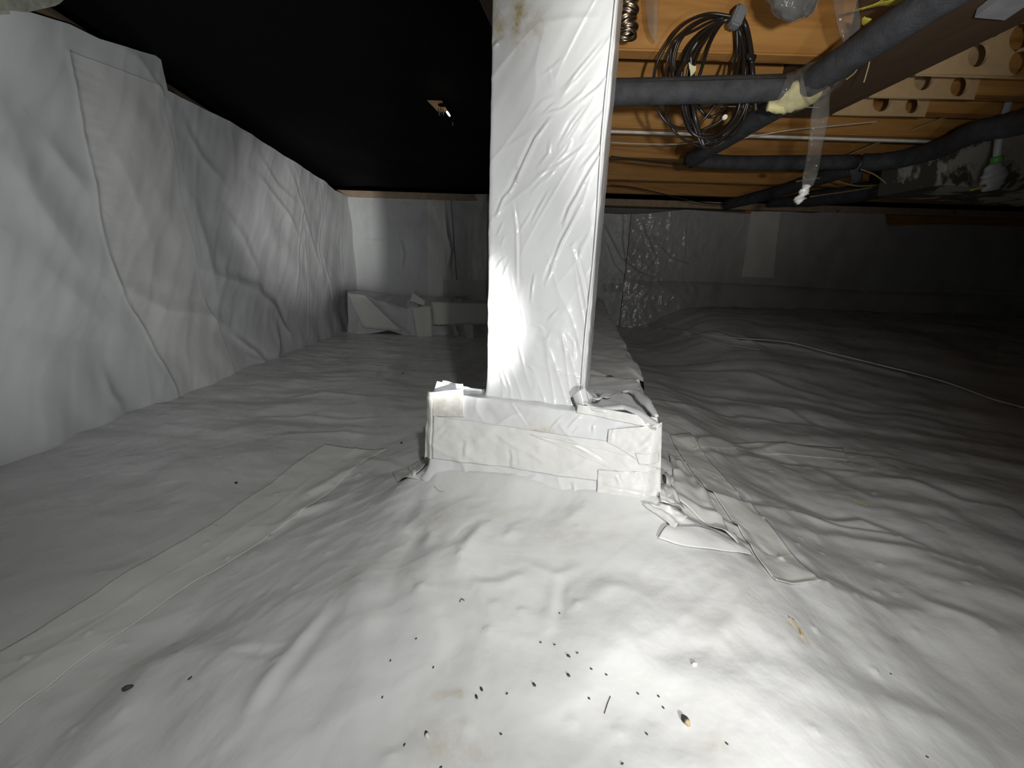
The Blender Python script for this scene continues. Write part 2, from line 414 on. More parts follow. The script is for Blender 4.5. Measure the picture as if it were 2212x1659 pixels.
for s in [(965,1502,.010,.9,.5),(990,1498,.007,.9,.6),(975,1600,.02,.45,1.6,80),(1020,1610,.018,.35,1.2),(1720,1360,.011,1.3,.35,-60),(1738,1385,.010,1.1,.4,-10),
          (1938,1385,.010,1,.4,25),(440,1215,.012,.9,.35,30),(400,1245,.012,.5,.3,30),(1870,1540,.012,.4,.6),(1550,1600,.010,.5,.6),(560,1285,.012,.5,.3,20),
          (870,1250,.01,.45,1.5),(1760,1520,.01,.4,.4),(1560,1350,.02,.3,1),(380,1380,.03,.2,.5,30),(300,1420,.06,.3,.2,30),(520,1110,.04,.4,.3,35),
          (1650,960,.10,.8,.10,-12),(1700,1000,.12,.6,.08,-12),(1900,1010,.10,.6,.12,-12),(2100,1040,.1,.5,.2,-20),(320,925,.02,.7,.3),(1480,960,.03,.5,.3),(1080,1110,.02,.25,.5),
          (900,1020,.02,.5,.6),(1220,1160,.03,.25,.7),(2150,1250,.03,.5,.2,-30),(1850,1360,.012,.5,.4),(2060,1500,.01,.4,.4),(2180,1450,.03,.4,.3)]:
    fstain(*s)
fst = np.maximum(fst, .22*np.clip(fbm(GX*6, GY*6, 90, 4)-.25, 0, 1)*2*(1-sst(.9, 1.5, np.hypot(GX, GY))))
# drop the liner under the footing and the strip so nothing pokes through
floor = grid_arrays(np.stack([GX, GY, GZ], -1), M['floor'], 'floor', attrs={'stain': fst})
struct(floor)
def floor_pts(px, py, off=.0):
    p = floor_hit(px, py); q = p.copy(); q[..., 2] = floor_z(p[..., 0], p[..., 1])+off; return q
def floor_patch(left, right, nu, nv, off, name, mat, parent=None, curl=None, st=None):
    """strip lying on the liner between two pixel polylines"""
    l = catmull([(*p, 0) for p in left], 8)[:, :2]; r = catmull([(*p, 0) for p in right], 8)[:, :2]
    def rs(c):
        s = np.concatenate([[0], np.cumsum(np.hypot(*np.diff(c, axis=0).T))]); s /= s[-1]; t = np.linspace(0, 1, nv)
        return np.stack([np.interp(t, s, c[:, 0]), np.interp(t, s, c[:, 1])], 1)
    l = rs(l); r = rs(r); u = np.linspace(0, 1, nu)[None, :, None]
    PX = l[:, None]*(1-u)+r[:, None]*u
    # interpolate between ground points so the strip is a real strip on the ground
    P = floor_pts(PX[..., 0], PX[..., 1], off)
    if curl is not None:
        uu = np.broadcast_to(u[..., 0], PX.shape[:2]); vv = np.broadcast_to(np.linspace(0, 1, nv)[:, None], PX.shape[:2]); P[..., 2] += curl(uu, vv)
    at = {'stain': np.zeros(P.shape[:2])+(.05 if st is None else st)}
    o = grid_arrays(P, mat, name, parent, attrs=at)
    md = o.modifiers.new('thickness', 'SOLIDIFY'); md.thickness = .0008; md.offset = 1
    return o
# ------------------------------------------------------------------ left wall
WLtop = [(-900,-330),(-400,-150),(0,22),(60,26),(150,52),(215,84),(300,110),(351,123)]
WLtop2 = [(351,188),(430,226),(500,262),(560,300),(630,345),(700,392),(722,411)]
tp = np.array([atX(a, b, XL) for a, b in WLtop]); tp2 = np.array([atX(a, b, XL) for a, b in WLtop2])
YS = tp[-1, 1]
def wall_left_top(y):
    return np.where(y < YS, np.interp(y, tp[:, 1], tp[:, 2]), np.interp(y, tp2[:, 1], tp2[:, 2]))
WC = []
for pts, am, wd, asy in [
    ([(0,320),(60,400),(130,500),(200,600)], .012, .03, .5), ([(100,290),(150,360),(200,420)], .010, .02, .5),
    ([(230,300),(290,420),(330,520)], .006, .02, .4),
    ([(400,260),(440,340),(480,390)], .006, .014, .6), ([(420,440),(450,560),(470,640)], .008, .016, .5),
    ([(490,460),(530,520),(560,590)], .006, .014, .5), ([(560,330),(600,400),(640,440)], .005, .012, .5),
    ([(500,605),(560,630),(600,665),(620,720),(660,690)], .018, .018, .8), ([(430,580),(480,600),(520,610),(600,625)], .010, .016, .6),
    ([(270,620),(360,670),(450,680),(520,720)], .012, .02, .6), ([(500,720),(540,760),(560,790)], .012, .012, .6),
    ([(520,770),(560,785),(600,770)], .010, .010, .6), ([(600,690),(590,740),(575,780)], .012, .014, .6),
    ([(0,700),(100,720),(200,740),(300,740)], -.012, .04, .2), ([(230,800),(225,850),(240,880)], .010, .012, .6),
    ([(640,370),(655,440),(645,560),(640,640)], .007, .006, .8), ([(690,400),(700,470),(690,540),(700,600)], .007, .005, .8),
    ([(660,500),(665,600),(668,680),(655,730)], .008, .006, .9), ([(735,430),(740,520),(745,600)], .008, .008, .6),
    ([(700,560),(715,620),(725,660)], .008, .008, .6), ([(300,130),(330,170),(360,215)], .004, .008, .4),
    ([(560,380),(620,460),(650,520)], .006, .012, .5), ([(620,350),(660,470),(700,600)], .006, .012, .5),
    ([(0,200),(40,300),(70,420)], .008, .03, .4), ([(60,540),(160,640),(260,720)], .008, .03, .5),
    ([(170,60),(260,100),(340,160)], .005, .015, .3)]:
    q = atX([p[0] for p in pts], [p[1] for p in pts], XL); WC.append((q[:, 1:], am*.55, wd*1.35, asy*.7))
def wall_left_x(y, z):
    d = .014*fbm(y*2.2, z*2.2, 101, 3)
    a, b = rot(y, z, 62, 2.2, 9); d = d + .0048*fbm(a, b, 111, 3, .42)+.0012*ridge(a, b*.8, 112, 4)
    d = d + .0007*ridge(*rot(y, z, 40, 5, 14), 113, 5)*(.4+.6*sst(.6, .1, z)*1.0)
    d = d + .035*(1-sst(.0, .16, z-.02))+.012*gn(y*9, z*1.5, 115)*(1-sst(.0, .22, z))      # toe flares out over the floor
    for p, am, wd, asy in WC: d = d + crease(y, z, p, am, wd, asy)
    return XL+d
wl = bpy.data.objects.new('wall_left', None); COL.objects.link(wl); struct(wl)
wl.matrix_world = Matrix.Translation((XL, 0, 0))
from_bm(box_bm(XL-.2, XL-.045, -2.6, 2.99, -.05, .80, 0), 'foundation', M['masonry'], wl)
def wall_left_sheet(y0, y1, dy, off, name, mat):
    ys = np.arange(y0, y1+1e-6, dy); t = np.linspace(0, 1, 210)
    Y, T = np.meshgrid(ys, t); z0 = -.01; Z = z0+(wall_left_top(np.minimum(Y, y1-1e-4) if y1 <= YS+.002 else Y)-z0)*T
    X = wall_left_x(Y, Z)+off
    return grid_arrays(np.stack([X, Y, Z], -1), mat, name, wl, attrs={'stain': np.zeros_like(X)})
wall_left_sheet(-2.6, .15, .03, .0, 'liner_sheet', M['wall'])
wall_left_sheet(.15, YS, .005, .0, 'liner_sheet', M['wall'])
wall_left_sheet(YS-.08+.0801, 2.81, .0055, -.003, 'liner_sheet', M['wall'])
def wl_patch(left, right, nu, nv, off, name, mat, puck=0):
    def rs(c):
        c = catmull([(*p, 0) for p in c], 8)[:, :2]; s = np.concatenate([[0], np.cumsum(np.hypot(*np.diff(c, axis=0).T))]); s /= s[-1]; t = np.linspace(0, 1, nv)
        return np.stack([np.interp(t, s, c[:, 0]), np.interp(t, s, c[:, 1])], 1)
    l = rs(left); r = rs(right); u = np.linspace(0, 1, nu)[None, :, None]; PX = l[:, None]*(1-u)+r[:, None]*u
    q = atX(PX[..., 0], PX[..., 1], XL); Y = q[..., 1]; Z = q[..., 2]
    X = wall_left_x(Y, Z)+off
    uu = u[..., 0]
    X = X + puck*(np.exp(-(uu/.03)**2)*(.5+.8*np.clip(gn(Z*14, Z*0, 7)+.5, 0, 1))) + .0015*gn(Z*60, Y*12, 9)*np.exp(-uu/.2)
    return grid_arrays(np.stack([X, Y, Z], -1), mat, name, wl, attrs={'stain': X*0+.05})
wl_patch([(143,108),(165,200),(186,300),(205,380),(232,525),(268,640),(318,715),(345,790),(358,858)],
         [(347,186),(358,250),(372,310),(390,430),(412,520),(440,640),(478,720),(482,780),(486,822)], 60, 260, .004, 'seam_tape', M['walltape'], .004)
# sill plate on top of the foundation
s0 = atX(110, 15, XL-.02); s1 = atX(430, 224, XL-.02); s2 = atX(722, 404, XL-.02)
def sill_z(y): return np.interp(y, [s0[1], s1[1], s2[1]], [s0[2], s1[2], s2[2]-.03])
ys = np.array([-2.6, 0, s0[1], s1[1], s2[1]+.1]); zz = np.array([s0[2]+.05, s0[2]+.02, s0[2], s1[2], s2[2]-.03])
prof = []
for y, z in zip(ys, zz): prof.append([(XL-.14, y, z-.17), (XL-.022, y, z-.17), (XL-.022, y, z), (XL-.14, y, z)])
sp = grid_arrays(np.array(prof), M['sill'], 'sill_plate', wl, closed=True, smooth=False)
# ------------------------------------------------------------------ back wall
BT = [(722,411),(735,417),(760,423),(850,427),(918,428),(922,423),(945,424),(968,423),(974,430),(1008,430),(1014,419),(1052,420),(1200,440),(1310,461),(1345,463),(1400,461),(1480,453),(1560,458),(1620,462),(1640,456),(1700,457),(1750,461),(1800,456),(1911,458),(1914,488),(2040,484),(2212,490),(2600,505)]
bt = np.array([atY(a, b, YB) for a, b in BT])
BC = []
for pts, am, wd, asy in [
    ([(730,430),(736,500),(738,560),(745,610)], .010, .012, .5), ([(835,440),(838,520),(836,600)], .003, .01, 0),
    ([(780,520),(800,519),(835,522)], .003, .008, .4), ([(866,525),(872,548),(868,580)], .008, .012, .6),
    ([(960,440),(966,500),(975,540),(968,590)], .010, .012, .6), ([(1330,600),(1400,605),(1500,608),(1600,611),(1700,617),(1900,628),(2100,634),(2300,640)], -.020, .012, 0),
    ([(1305,490),(1320,520),(1340,560),(1380,590),(1420,605)], .012, .010, .8), ([(1345,470),(1342,520),(1350,580)], .012, .010, .8),
    ([(1310,530),(1325,570),(1350,600)], .010, .008, .8), ([(1380,470),(1400,520),(1415,560)], .006, .010, .6),
    ([(1480,490),(1478,550)], .006, .006, .6), ([(1420,530),(1450,560),(1500,575)], .006, .008, .6),
    ([(2015,520),(2010,560)], .004, .008, .4), ([(1600,590),(1606,560),(1620,470)], .003, .006, 0)]:
    q = atY([p[0] for p in pts], [p[1] for p in pts], YB); BC.append((q[:, [0, 2]], am, wd, asy))
def wall_back_y(x, z):
    d = .012*fbm(x*2.4, z*2.4, 201, 3)+.004*fbm(x*9, z*5, 205, 3)
    g = np.exp(-((x-.86)/.28)**2)
    d = d + (.001+.005*g)*ridge(*rot(x, z, 60, 5, 13), 211, 4)+(.001+.006*g)*fbm(x*13, z*13, 212, 4)*.8
    d = d + .03*sst(.42, .30, z)*sst(.7, .9, x)+.004*fbm(x*25, z*20, 213, 2)*g
    for p, am, wd, asy in BC: d = d + crease(x, z, p, am, wd, asy)
    return YB-d
wb = bpy.data.objects.new('wall_back', None); COL.objects.link(wb); struct(wb); wb.matrix_world = Matrix.Translation((0, YB, 0))
from_bm(box_bm(-1.4, 4.2, YB+.05, YB+.2, -.05, .84, 0), 'foundation', M['masonry'], wb)
def wb_sheet(x0, x1, dx, off, mat, name='liner_sheet'):
    xs = np.arange(x0, x1+1e-6, dx); t = np.linspace(0, 1, 190); X, T = np.meshgrid(xs, t)
    Z = -.02+(np.interp(X, bt[:, 0], bt[:, 2])+.02)*T
    Y = wall_back_y(X, Z)+off
    return grid_arrays(np.stack([X, Y, Z], -1), mat, name, wb, attrs={'stain': X*0}, flip=True)
wb_sheet(-1.13, .75, .0055, 0, M['wall'])
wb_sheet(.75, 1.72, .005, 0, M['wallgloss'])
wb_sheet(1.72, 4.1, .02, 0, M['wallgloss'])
def wb_patch(quad, nu, nv, off, name, mat, sc=0.0):
    q = np.array(quad, float); u = np.linspace(0, 1, nu)[None, :, None]; v = np.linspace(0, 1, nv)[:, None, None]
    PX = (q[0]*(1-u)+q[1]*u)*(1-v)+(q[3]*(1-u)+q[2]*u)*v
    p = atY(PX[..., 0], PX[..., 1], YB); Y = wall_back_y(p[..., 0], p[..., 2])-off+sc*gn(p[..., 0]*30, p[..., 2]*8, 5)
    return grid_arrays(np.stack([p[..., 0], Y, p[..., 2]], -1), mat, name, wb, attrs={'stain': Y*0+.1})
wb_patch([(922,425),(968,425),(978,648),(926,650)], 20, 80, .006, 'seam_tape', M['tapedull'], .003)
wb_patch([(960,422),(973,424),(988,640),(978,648)], 8, 80, .009, 'seam_tape', M['wall'], .004)
wb_patch([(1014,420),(1052,421),(1052,655),(1008,652)], 16, 80, .006, 'seam_tape', M['tapedull'], .003)
wb_patch([(958,604),(1050,604),(1050,640),(958,640)], 16, 20, .011, 'seam_tape', M['wall'])
wb_patch([(1622,457),(1686,458),(1668,600),(1602,598)], 16, 60, .006, 'seam_tape', M['tapedull'])
wb_patch([(1300,612),(1500,618),(1500,634),(1300,630)], 60, 12, .012, 'kerb_tape', M['wallgloss'], .006)
from_bm(box_bm(-1.2, 4.1, YB-.012, YB+.12, .845, .885, .002), 'rim_board', M['sill'], wb)
from_bm(box_bm(1.5, 4.1, YB+.02, YB+.06, .74, .844, .002), 'rim_board', M['fir'], wb)
# ------------------------------------------------------------------ far walls that close the crawl space
struct(from_bm(box_bm(3.95, 4.1, -2.6, 3.0, -.05, 1.2, 0), 'wall_right', M['masonry']))
struct(from_bm(box_bm(-1.4, 4.1, -2.75, -2.6, -.05, 1.2, 0), 'wall_behind', M['masonry']))
# ------------------------------------------------------------------ ceiling: subfloor, near-black sheet over the left bays
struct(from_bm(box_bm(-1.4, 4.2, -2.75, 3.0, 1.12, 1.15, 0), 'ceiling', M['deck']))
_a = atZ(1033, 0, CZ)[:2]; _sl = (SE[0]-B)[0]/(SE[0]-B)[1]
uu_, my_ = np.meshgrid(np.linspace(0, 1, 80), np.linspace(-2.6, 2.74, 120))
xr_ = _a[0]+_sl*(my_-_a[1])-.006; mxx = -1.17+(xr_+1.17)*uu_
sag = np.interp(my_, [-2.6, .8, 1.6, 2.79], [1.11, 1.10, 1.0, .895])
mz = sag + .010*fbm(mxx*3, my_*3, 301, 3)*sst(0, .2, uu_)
mem = grid_arrays(np.stack([mxx, my_, mz], -1), M['nearblack'], 'membrane')
tag(mem, 'near-black sheet under the joists left of the post', 'membrane')
# ================================================================== POST, FOOTING, STRIP
def perimeter(corners, rad, step):
    """rounded polygon (counter-clockwise seen from above, 0 = front-left) -> points, outward normals"""
    C = [np.array(c, float) for c in corners]; n = len(C); P = []; Nn = []
    for i in range(n):
        a = C[i-1]; b = C[i]; c = C[(i+1) % n]
        d1 = (b-a)/np.linalg.norm(b-a); d2 = (c-b)/np.linalg.norm(c-b)
        n1 = np.array([d1[1], -d1[0]]); n2 = np.array([d2[1], -d2[0]])
        s = b-d1*rad; e = b+d2*rad; cen = s-n1*rad
        for k in range(6):
            t = k/5; nn = n1*(1-t)+n2*t; nn /= np.linalg.norm(nn); P.append(b*0+(s*(1-t)**2+2*b*t*(1-t)+e*t*t)); Nn.append(nn)
        L = np.linalg.norm(c-b)-2*rad; m = max(2, int(L/step))
        for k in range(1, m): P.append(e+d2*L*k/m); Nn.append(n2)
    return np.array(P), np.array(Nn)
def plane_st(px, py, P0, d):
    """pixel -> (t along the face, z) on the vertical plane through P0 with direction d"""
    n = np.array([d[1], -d[0], 0]); r = rays(px, py); k = ((np.array([P0[0], P0[1], 0])-CAM)@n)/(r@n)
    p = CAM+r*np.asarray(k)[..., None]; return (p[..., :2]-P0)@d, p[..., 2]
# ---- post
p0 = atZ(1050, 852, TOPZ)[:2]; ang = math.radians(-13.5); pd = np.array([math.cos(ang), math.sin(ang)]); pb = np.array([-pd[1], pd[0]])
PWD = .147
pc = [p0, p0+pd*PWD, p0+pd*PWD+pb*PWD, p0+pb*PWD]
PC = []
Z7 = lambda l: [(1020+a/3.95, b/3.95) for a, b in l]
Z8 = lambda l: [(1020+a/3.606, 400+b/3.606) for a, b in l]
for l, am, wd, asy in [
    (Z7([(770,770),(960,540),(1115,350)]), 2.2, 1.6, .7), (Z7([(585,985),(700,880)]), 1.6, 1.4, .6), (Z7([(620,970),(770,930),(930,800),(1000,700)]), 2, 1.5, .7),
    (Z7([(900,890),(1060,760),(1220,580)]), 2.4, 1.6, .7), (Z7([(940,870),(1100,740),(1215,650)]), 2, 1.6, .7), (Z7([(320,1640),(430,1420),(540,1180),(660,1020)]), 4.0, 1.9, 1.),
    (Z7([(400,1450),(500,1260),(560,1150)]), 2.4, 1.5, .8), (Z7([(740,1250),(850,1050),(960,910)]), 2.6, 1.6, .7), (Z7([(780,1220),(880,1060),(990,920)]), 2.0, 1.4, .7),
    (Z7([(940,1170),(1050,1030),(1190,880)]), 2.2, 1.8, .7), (Z7([(560,1430),(650,1310),(665,1200)]), 2, 1.8, .6), (Z7([(700,1400),(800,1300),(850,1200)]), 2, 1.5, .6),
    (Z7([(560,1500),(750,1400),(990,1220)]), 2.2, 1.6, .7), (Z7([(510,1640),(640,1500),(740,1420)]), 2, 1.6, .7), (Z7([(610,1560),(700,1460)]), 1.8, 1.5, .7),
    (Z7([(905,1640),(1020,1440),(1160,1230)]), 4.0, 1.8, 1.1), (Z7([(930,1440),(1060,1290),(1165,1130)]), 2.6, 1.8, .8), (Z7([(240,1290),(400,1180),(500,1110)]), 1.4, 2.4, .4),
    (Z7([(600,640),(700,560),(770,490)]), 1.3, 1.6, .5), (Z7([(760,830),(850,700),(880,640)]), 1.5, 1.4, .6), (Z7([(480,1000),(600,860),(700,820)]), 1.2, 2, .5),
    (Z7([(160,420),(200,380),(225,350)]), 4, 2.4, 1.), (Z7([(650,560),(680,720)]), 1.2, 1.5, .5), (Z7([(600,190),(800,160),(1060,145)]), 1.6, 3.2, .4),
    (Z8([(190,240),(240,110),(330,0)]), 3.2, 1.8, .9), (Z8([(465,290),(520,180),(600,40)]), 2.4, 1.7, .7), (Z8([(715,300),(760,180),(860,10)]), 4, 1.8, 1.1),
    (Z8([(575,770),(620,640),(700,440),(840,170)]), 3.8, 1.7, .8), (Z8([(600,720),(650,600)]), 2, 1.2, .8), (Z8([(795,520),(850,720),(930,1130)]), 3.8, 1.7, 1.),
    (Z8([(320,150),(345,330),(350,500),(352,780)]), 2.6, 1.5, .9), (Z8([(355,380),(420,280),(470,200)]), 1.6, 1.5, .6), (Z8([(460,910),(470,800),(490,690)]), 2.6, 1.6, .7),
    (Z8([(220,770),(250,680),(290,590)]), 2, 1.5, .6), (Z8([(170,680),(220,600),(265,560)]), 2, 1.5, .6), (Z8([(190,400),(240,290)]), 1.8, 1.5, .6),
    (Z8([(300,690),(330,850),(350,1010),(410,1130)]), 2.2, 1.6, .8), (Z8([(365,1180),(375,1280),(400,1400)]), 2.4, 1.5, .7), (Z8([(380,950),(395,1040),(412,1110)]), 2, 1.4, .7),
    (Z8([(120,1060),(150,1230),(190,1400),(270,1600)]), 3.4, 1.7, 1.), (Z8([(135,1000),(180,1180),(215,1350),(300,1590)]), 2.6, 1.7, .8), (Z8([(110,1200),(140,1350),(200,1520)]), 3, 1.6, .9),
    (Z8([(200,880),(240,1100),(300,1300)]), 2, 2, .6), (Z8([(150,880),(200,1060),(260,1260)]), 1.8, 1.8, .6), (Z8([(830,620),(850,480),(910,380)]), 1.8, 2, .6),
    (Z8([(700,1160),(720,1260),(730,1330)]), 2.6, 1.8, .6), (Z8([(590,1060),(640,1000),(680,960)]), 1.8, 1.6, .6), (Z8([(480,1090),(530,1100),(560,1130)]), 2, 1.6, .6),
    (Z8([(560,1180),(590,1200),(600,1160)]), 2.2, 1.6, .5), (Z8([(740,1160),(790,1220),(800,1340)]), 2.2, 1.6, .6), (Z8([(700,1480),(780,1470),(850,1500)]), 2, 1.6, .6),
    (Z8([(870,1280),(890,1360),(880,1480)]), 3, 1.6, .8), (Z8([(880,1540),(830,1560),(820,1610)]), 3.4, 1.6, .8), (Z8([(440,1400),(480,1440)]), 1.8, 1.5, .5),
    (Z8([(760,480),(790,460),(805,440)]), 1.6, 1.5, .5), (Z8([(560,1430),(640,1420),(700,1450)]), 1.4, 2, .5), (Z8([(230,460),(250,400)]), 1.4, 1.4, .5)]:
    t, z = plane_st([q[0] for q in l], [q[1] for q in l], p0, pd); PC.append((np.stack([t, z], 1), am*.00055, wd*.00125, asy*.7))
def post_disp(t, z, wf):
    a, b = rot(t, z, 58, 5, 26)
    d = .0022*fbm(t*7, z*5, 401, 3)+.0010*fbm(a, b, 402, 3)*sst(.40, .52, z)*1.1+.0011*ridge(a, b, 403, 5)*sst(.35, .5, z)
    a, b = rot(t, z, -74, 4, 40); d = d + .0011*ridge(a, b, 404, 4)*sst(.50, .40, z)
    d = d + .0012*fbm(t*45, z*45, 405, 2)*np.exp(-((z-.35)/.05)**2)*sst(.02, .06, t)
    d = d + .006*np.exp(-np.maximum(z-TOPZ, 0)/.008)
    c = sum(crease(t, z, p, am, w_, s_) for p, am, w_, s_ in PC)
    return d*(.5+.5*wf)+c*wf
def wrapped_prism(corners, rad, zs, step, disp, name, mat, parent, P0, dd, stain=None, cap=None, lean=0):
    P, Nn = perimeter(corners, rad, step); t = (P-P0)@dd; wf = np.clip(Nn@np.array([dd[1], -dd[0]]), 0, 1)
    s = np.concatenate([[0], np.cumsum(np.hypot(*np.diff(P, axis=0).T))])
    T, Z = np.meshgrid(np.where(wf > .7, t, s+.3), zs); WF = np.broadcast_to(sst(.6, 1, wf), T.shape)
    D = disp(T, Z, WF)
    X = P[None, :, 0]+Nn[None, :, 0]*D; Y = P[None, :, 1]+Nn[None, :, 1]*D
    A_ = np.stack([X, Y, Z], -1); st = np.zeros_like(X) if stain is None else stain(T, Z, WF)
    if cap is not None:
        cen = A_[-1].mean(0); rr = []
        for k in np.linspace(.04, .98, cap[0]):
            r = A_[-1]*(1-k)+cen*k; r[:, 2] = cap[1](r[:, 0], r[:, 1], k); rr.append(r)
        A_ = np.concatenate([A_, np.array(rr)]); st = np.concatenate([st, np.zeros((cap[0], st.shape[1]))])
    return grid_arrays(A_, mat, name, parent, closed=True, attrs={'stain': st})
post = empty('support_post', (*(p0+pd*PWD/2+pb*PWD/2), TOPZ), 'tall square post wrapped in creased glossy white plastic, standing on the taped footing', 'post')
def post_stain(t, z, wf):
    a, b = plane_st(np.array([1075., 1120, 1160, 1115]), np.array([40., 40, 50, 372]), p0, pd)
    r = 1.1*np.exp(-((t-a[0])/.010)**2-((z-b[0])/.03)**2)+1.3*np.exp(-((t-a[1])/.010)**2-((z-b[1])/.028)**2)+.6*np.exp(-((t-a[2])/.014)**2-((z-b[2])/.02)**2)
    r += .9*np.exp(-((t-a[3])/.0022)**2-((z-b[3])/.012)**2)
    return r*wf
wrapped_prism(pc, .006, np.concatenate([np.arange(.248, .80, .00125), [.83, .868]]), .00125, post_disp, 'plastic_wrap', M['wrap'], post, p0, pd, post_stain)
i_ = .006; q = [p0+(pd+pb)*i_, p0+pd*(PWD-i_)+pb*i_, p0+(pd+pb)*(PWD-i_), p0+pd*i_+pb*(PWD-i_)]
bm = bmesh.new(); vs = [bm.verts.new((*a, z)) for z in (.262, .870) for a in q]
for f in ((0,1,2,3), (4,5,6,7), (0,1,5,4), (1,2,6,5), (2,3,7,6), (3,0,4,7)): bm.faces.new([vs[i] for i in f])
from_bm(bm, 'timber_core', M['fir'], post)
# folded lap edge running down the right front arris
tt = np.linspace(.275, .80, 60)
tube([(*(p0+pd*(PWD-.0035-.0012*math.sin(z*23))+np.array([pd[1], -pd[0]])*.0028), z) for z in tt], .0016, 'lap_edge', M['wrap'], post, 6, 1)
# ---- footing
fl = np.linalg.norm(B-A); bk = np.array([-fdir[1], fdir[0]])
Bd = (SE[0]-B)/np.linalg.norm(SE[0]-B)
fc = [A, B, B+Bd*.236, A+fdir*.15+Bd*.22, A+fdir*.10+Bd*.06, A+Bd*.035]
FT = []
Z6 = lambda l: [(820+a/4.608, 740+b/4.608) for a, b in l]
Z9 = lambda l: [(1220+a/3.95, 780+b/3.95) for a, b in l]
for l, am, wd, asy in [
    (Z6([(850,1140),(850,1050),(860,990)]), 5, 3, .7), (Z6([(1310,1240),(1320,1150),(1305,1080)]), 6, 2.4, .7), (Z6([(530,930),(610,860),(640,820)]), 3, 2.4, .7),
    (Z6([(600,960),(650,900),(690,860)]), 3, 2, .7), (Z6([(1280,580),(1380,720),(1465,850)]), 2.6, 1.8, .8), (Z6([(1700,860),(1760,790),(1820,740)]), 2.4, 1.8, .7),
    (Z6([(1870,860),(1940,780),(2000,730)]), 2.4, 1.8, .7), (Z6([(1920,910),(1975,860)]), 2.4, 1.8, .7), (Z6([(2120,890),(2122,840)]), 3, 2, .5),
    (Z6([(850,1480),(910,1430)]), 4, 3, .6), (Z6([(1330,1370),(1380,1410),(1560,1340)]), 5, 4, .6), (Z6([(1890,1540),(1940,1470),(1930,1400)]), 4, 3, .7),
    (Z9([(240,630),(240,560)]), 2.5, 1.5, .5), (Z9([(430,560),(410,620),(400,690)]), 2.6, 2, .7), (Z9([(680,610),(740,590)]), 2, 2, .7), (Z9([(620,760),(700,690),(760,620)]), 2, 3, .6),
    (Z9([(340,970),(440,970),(480,1060)]), 3, 2, .6), (Z9([(280,1070),(400,1090),(560,1120),(720,1160),(790,1200)]), 3.4, 2, .8), (Z9([(500,1120),(540,1200),(560,1280)]), 2.4, 2, .6),
    (Z9([(640,780),(720,740)]), 2, 2, .6), (Z9([(530,880),(600,870)]), 2.6, 1.8, .6), (Z9([(690,990),(720,1040)]), 2.6, 2, .6), (Z9([(800,1110),(830,1180)]), 3, 2, .6),
    (Z6([(1480,900),(1700,980),(1900,1010),(2050,1080),(2212,1180)]), 3, 2, 1.)]:
    t, z = plane_st([q_[0] for q_ in l], [q_[1] for q_ in l], A, fdir); FT.append((np.stack([t, z], 1), am*.0005, wd*.0009, asy))
def foot_disp(t, z, wf):
    d = .005*fbm(t*7, z*9, 501, 3)+.0015*ridge(t*12, z*16, 503, 5)+.0009*fbm(t*40, z*40, 504, 2)-.004
    d = d + .018*np.exp(-np.maximum(z-.115, 0)/.012) - .012*sst(.245, .262, z)*(1-wf)
    return d + sum(crease(t, z, p, am, w_, s_) for p, am, w_, s_ in FT)*wf
def foot_cap(x, y, k): return TOPZ-.001+.003*fbm(x*14, y*14, 510, 3)
foot = empty('wrapped_footing', (*((A+B)/2+bk*.1), .06), 'low block footing wrapped in white plastic and taped all over, under the post', 'footing')
wrapped_prism(fc, .010, np.arange(.03, TOPZ, .0016), .0017, foot_disp, 'plastic_wrap', M['wrap'], foot, A, fdir, lambda t, z, wf: .35*np.clip(fbm(t*9, z*14, 520, 3), 0, 1)*wf
    + wf*(.8*np.exp(-((t-.19)/.018)**2-((z-.225)/.006)**2)+.5*np.exp(-((t-.042)/.01)**2-((z-.245)/.006)**2)), cap=(14, foot_cap))
def foot_patch(quad, off, name, mat, nu=50, nv=30, puck=.0006, lift=None, st=.12, seed=1):
    q_ = np.array(quad, float); u = np.linspace(0, 1, nu)[None, :, None]; v = np.linspace(0, 1, nv)[:, None, None]
    PX = (q_[0]*(1-u)+q_[1]*u)*(1-v)+(q_[3]*(1-u)+q_[2]*u)*v
    t, z = plane_st(PX[..., 0], PX[..., 1], A, fdir); D = foot_disp(t, z, np.ones_like(t))+off+puck*fbm(t*60, z*60, seed, 2)
    if lift is not None: D = D + lift(np.broadcast_to(u[..., 0], t.shape), np.broadcast_to(v[..., 0], t.shape))
    D = D + .004*sst(fl-.012, fl, t)*0 - .010*sst(fl-.010, fl+.006, t)-.010*sst(.010, -.006, t)
    X = A[0]+fdir[0]*t+fnrm[0]*D; Y = A[1]+fdir[1]*t+fnrm[1]*D
    o = grid_arrays(np.stack([X, Y, z], -1), mat, name, foot, attrs={'stain': t*0+st})
    md = o.modifiers.new('thickness', 'SOLIDIFY'); md.thickness = .0006; md.offset = 0
    return o
foot_patch([(934,900),(1428,972),(1428,1058),(934,990)], .0012, 'tape_strip', M['tape'], 120, 30, .0005, seed=3)
foot_patch([(1145,938),(1420,1000),(1422,1040),(1330,1016)], .0020, 'tape_strip', M['tape'], 60, 16, .0004, seed=4)
foot_patch([(932,848),(996,843),(1001,903),(933,900)], .0018, 'tape_square', M['tape'], 26, 24, .0008, st=.5, seed=5)
foot_patch([(917,848),(934,848),(932,990),(912,992)], .0030, 'tape_strip', M['tapedull'], 10, 50, .0010, seed=6)
foot_patch([(1314,930),(1431,918),(1428,1022),(1312,955)], .0026, 'tape_square', M['tape'], 50, 36, .0010, seed=7)
foot_patch([(1292,1014),(1424,1022),(1432,1104),(1288,1098)], .0030, 'tape_square', M['tape'], 56, 36, .0012, seed=8)
foot_patch([(1247,876),(1420,905),(1424,928),(1244,893)], .0022, 'tape_strip', M['tape'], 56, 14, .0010, seed=9)
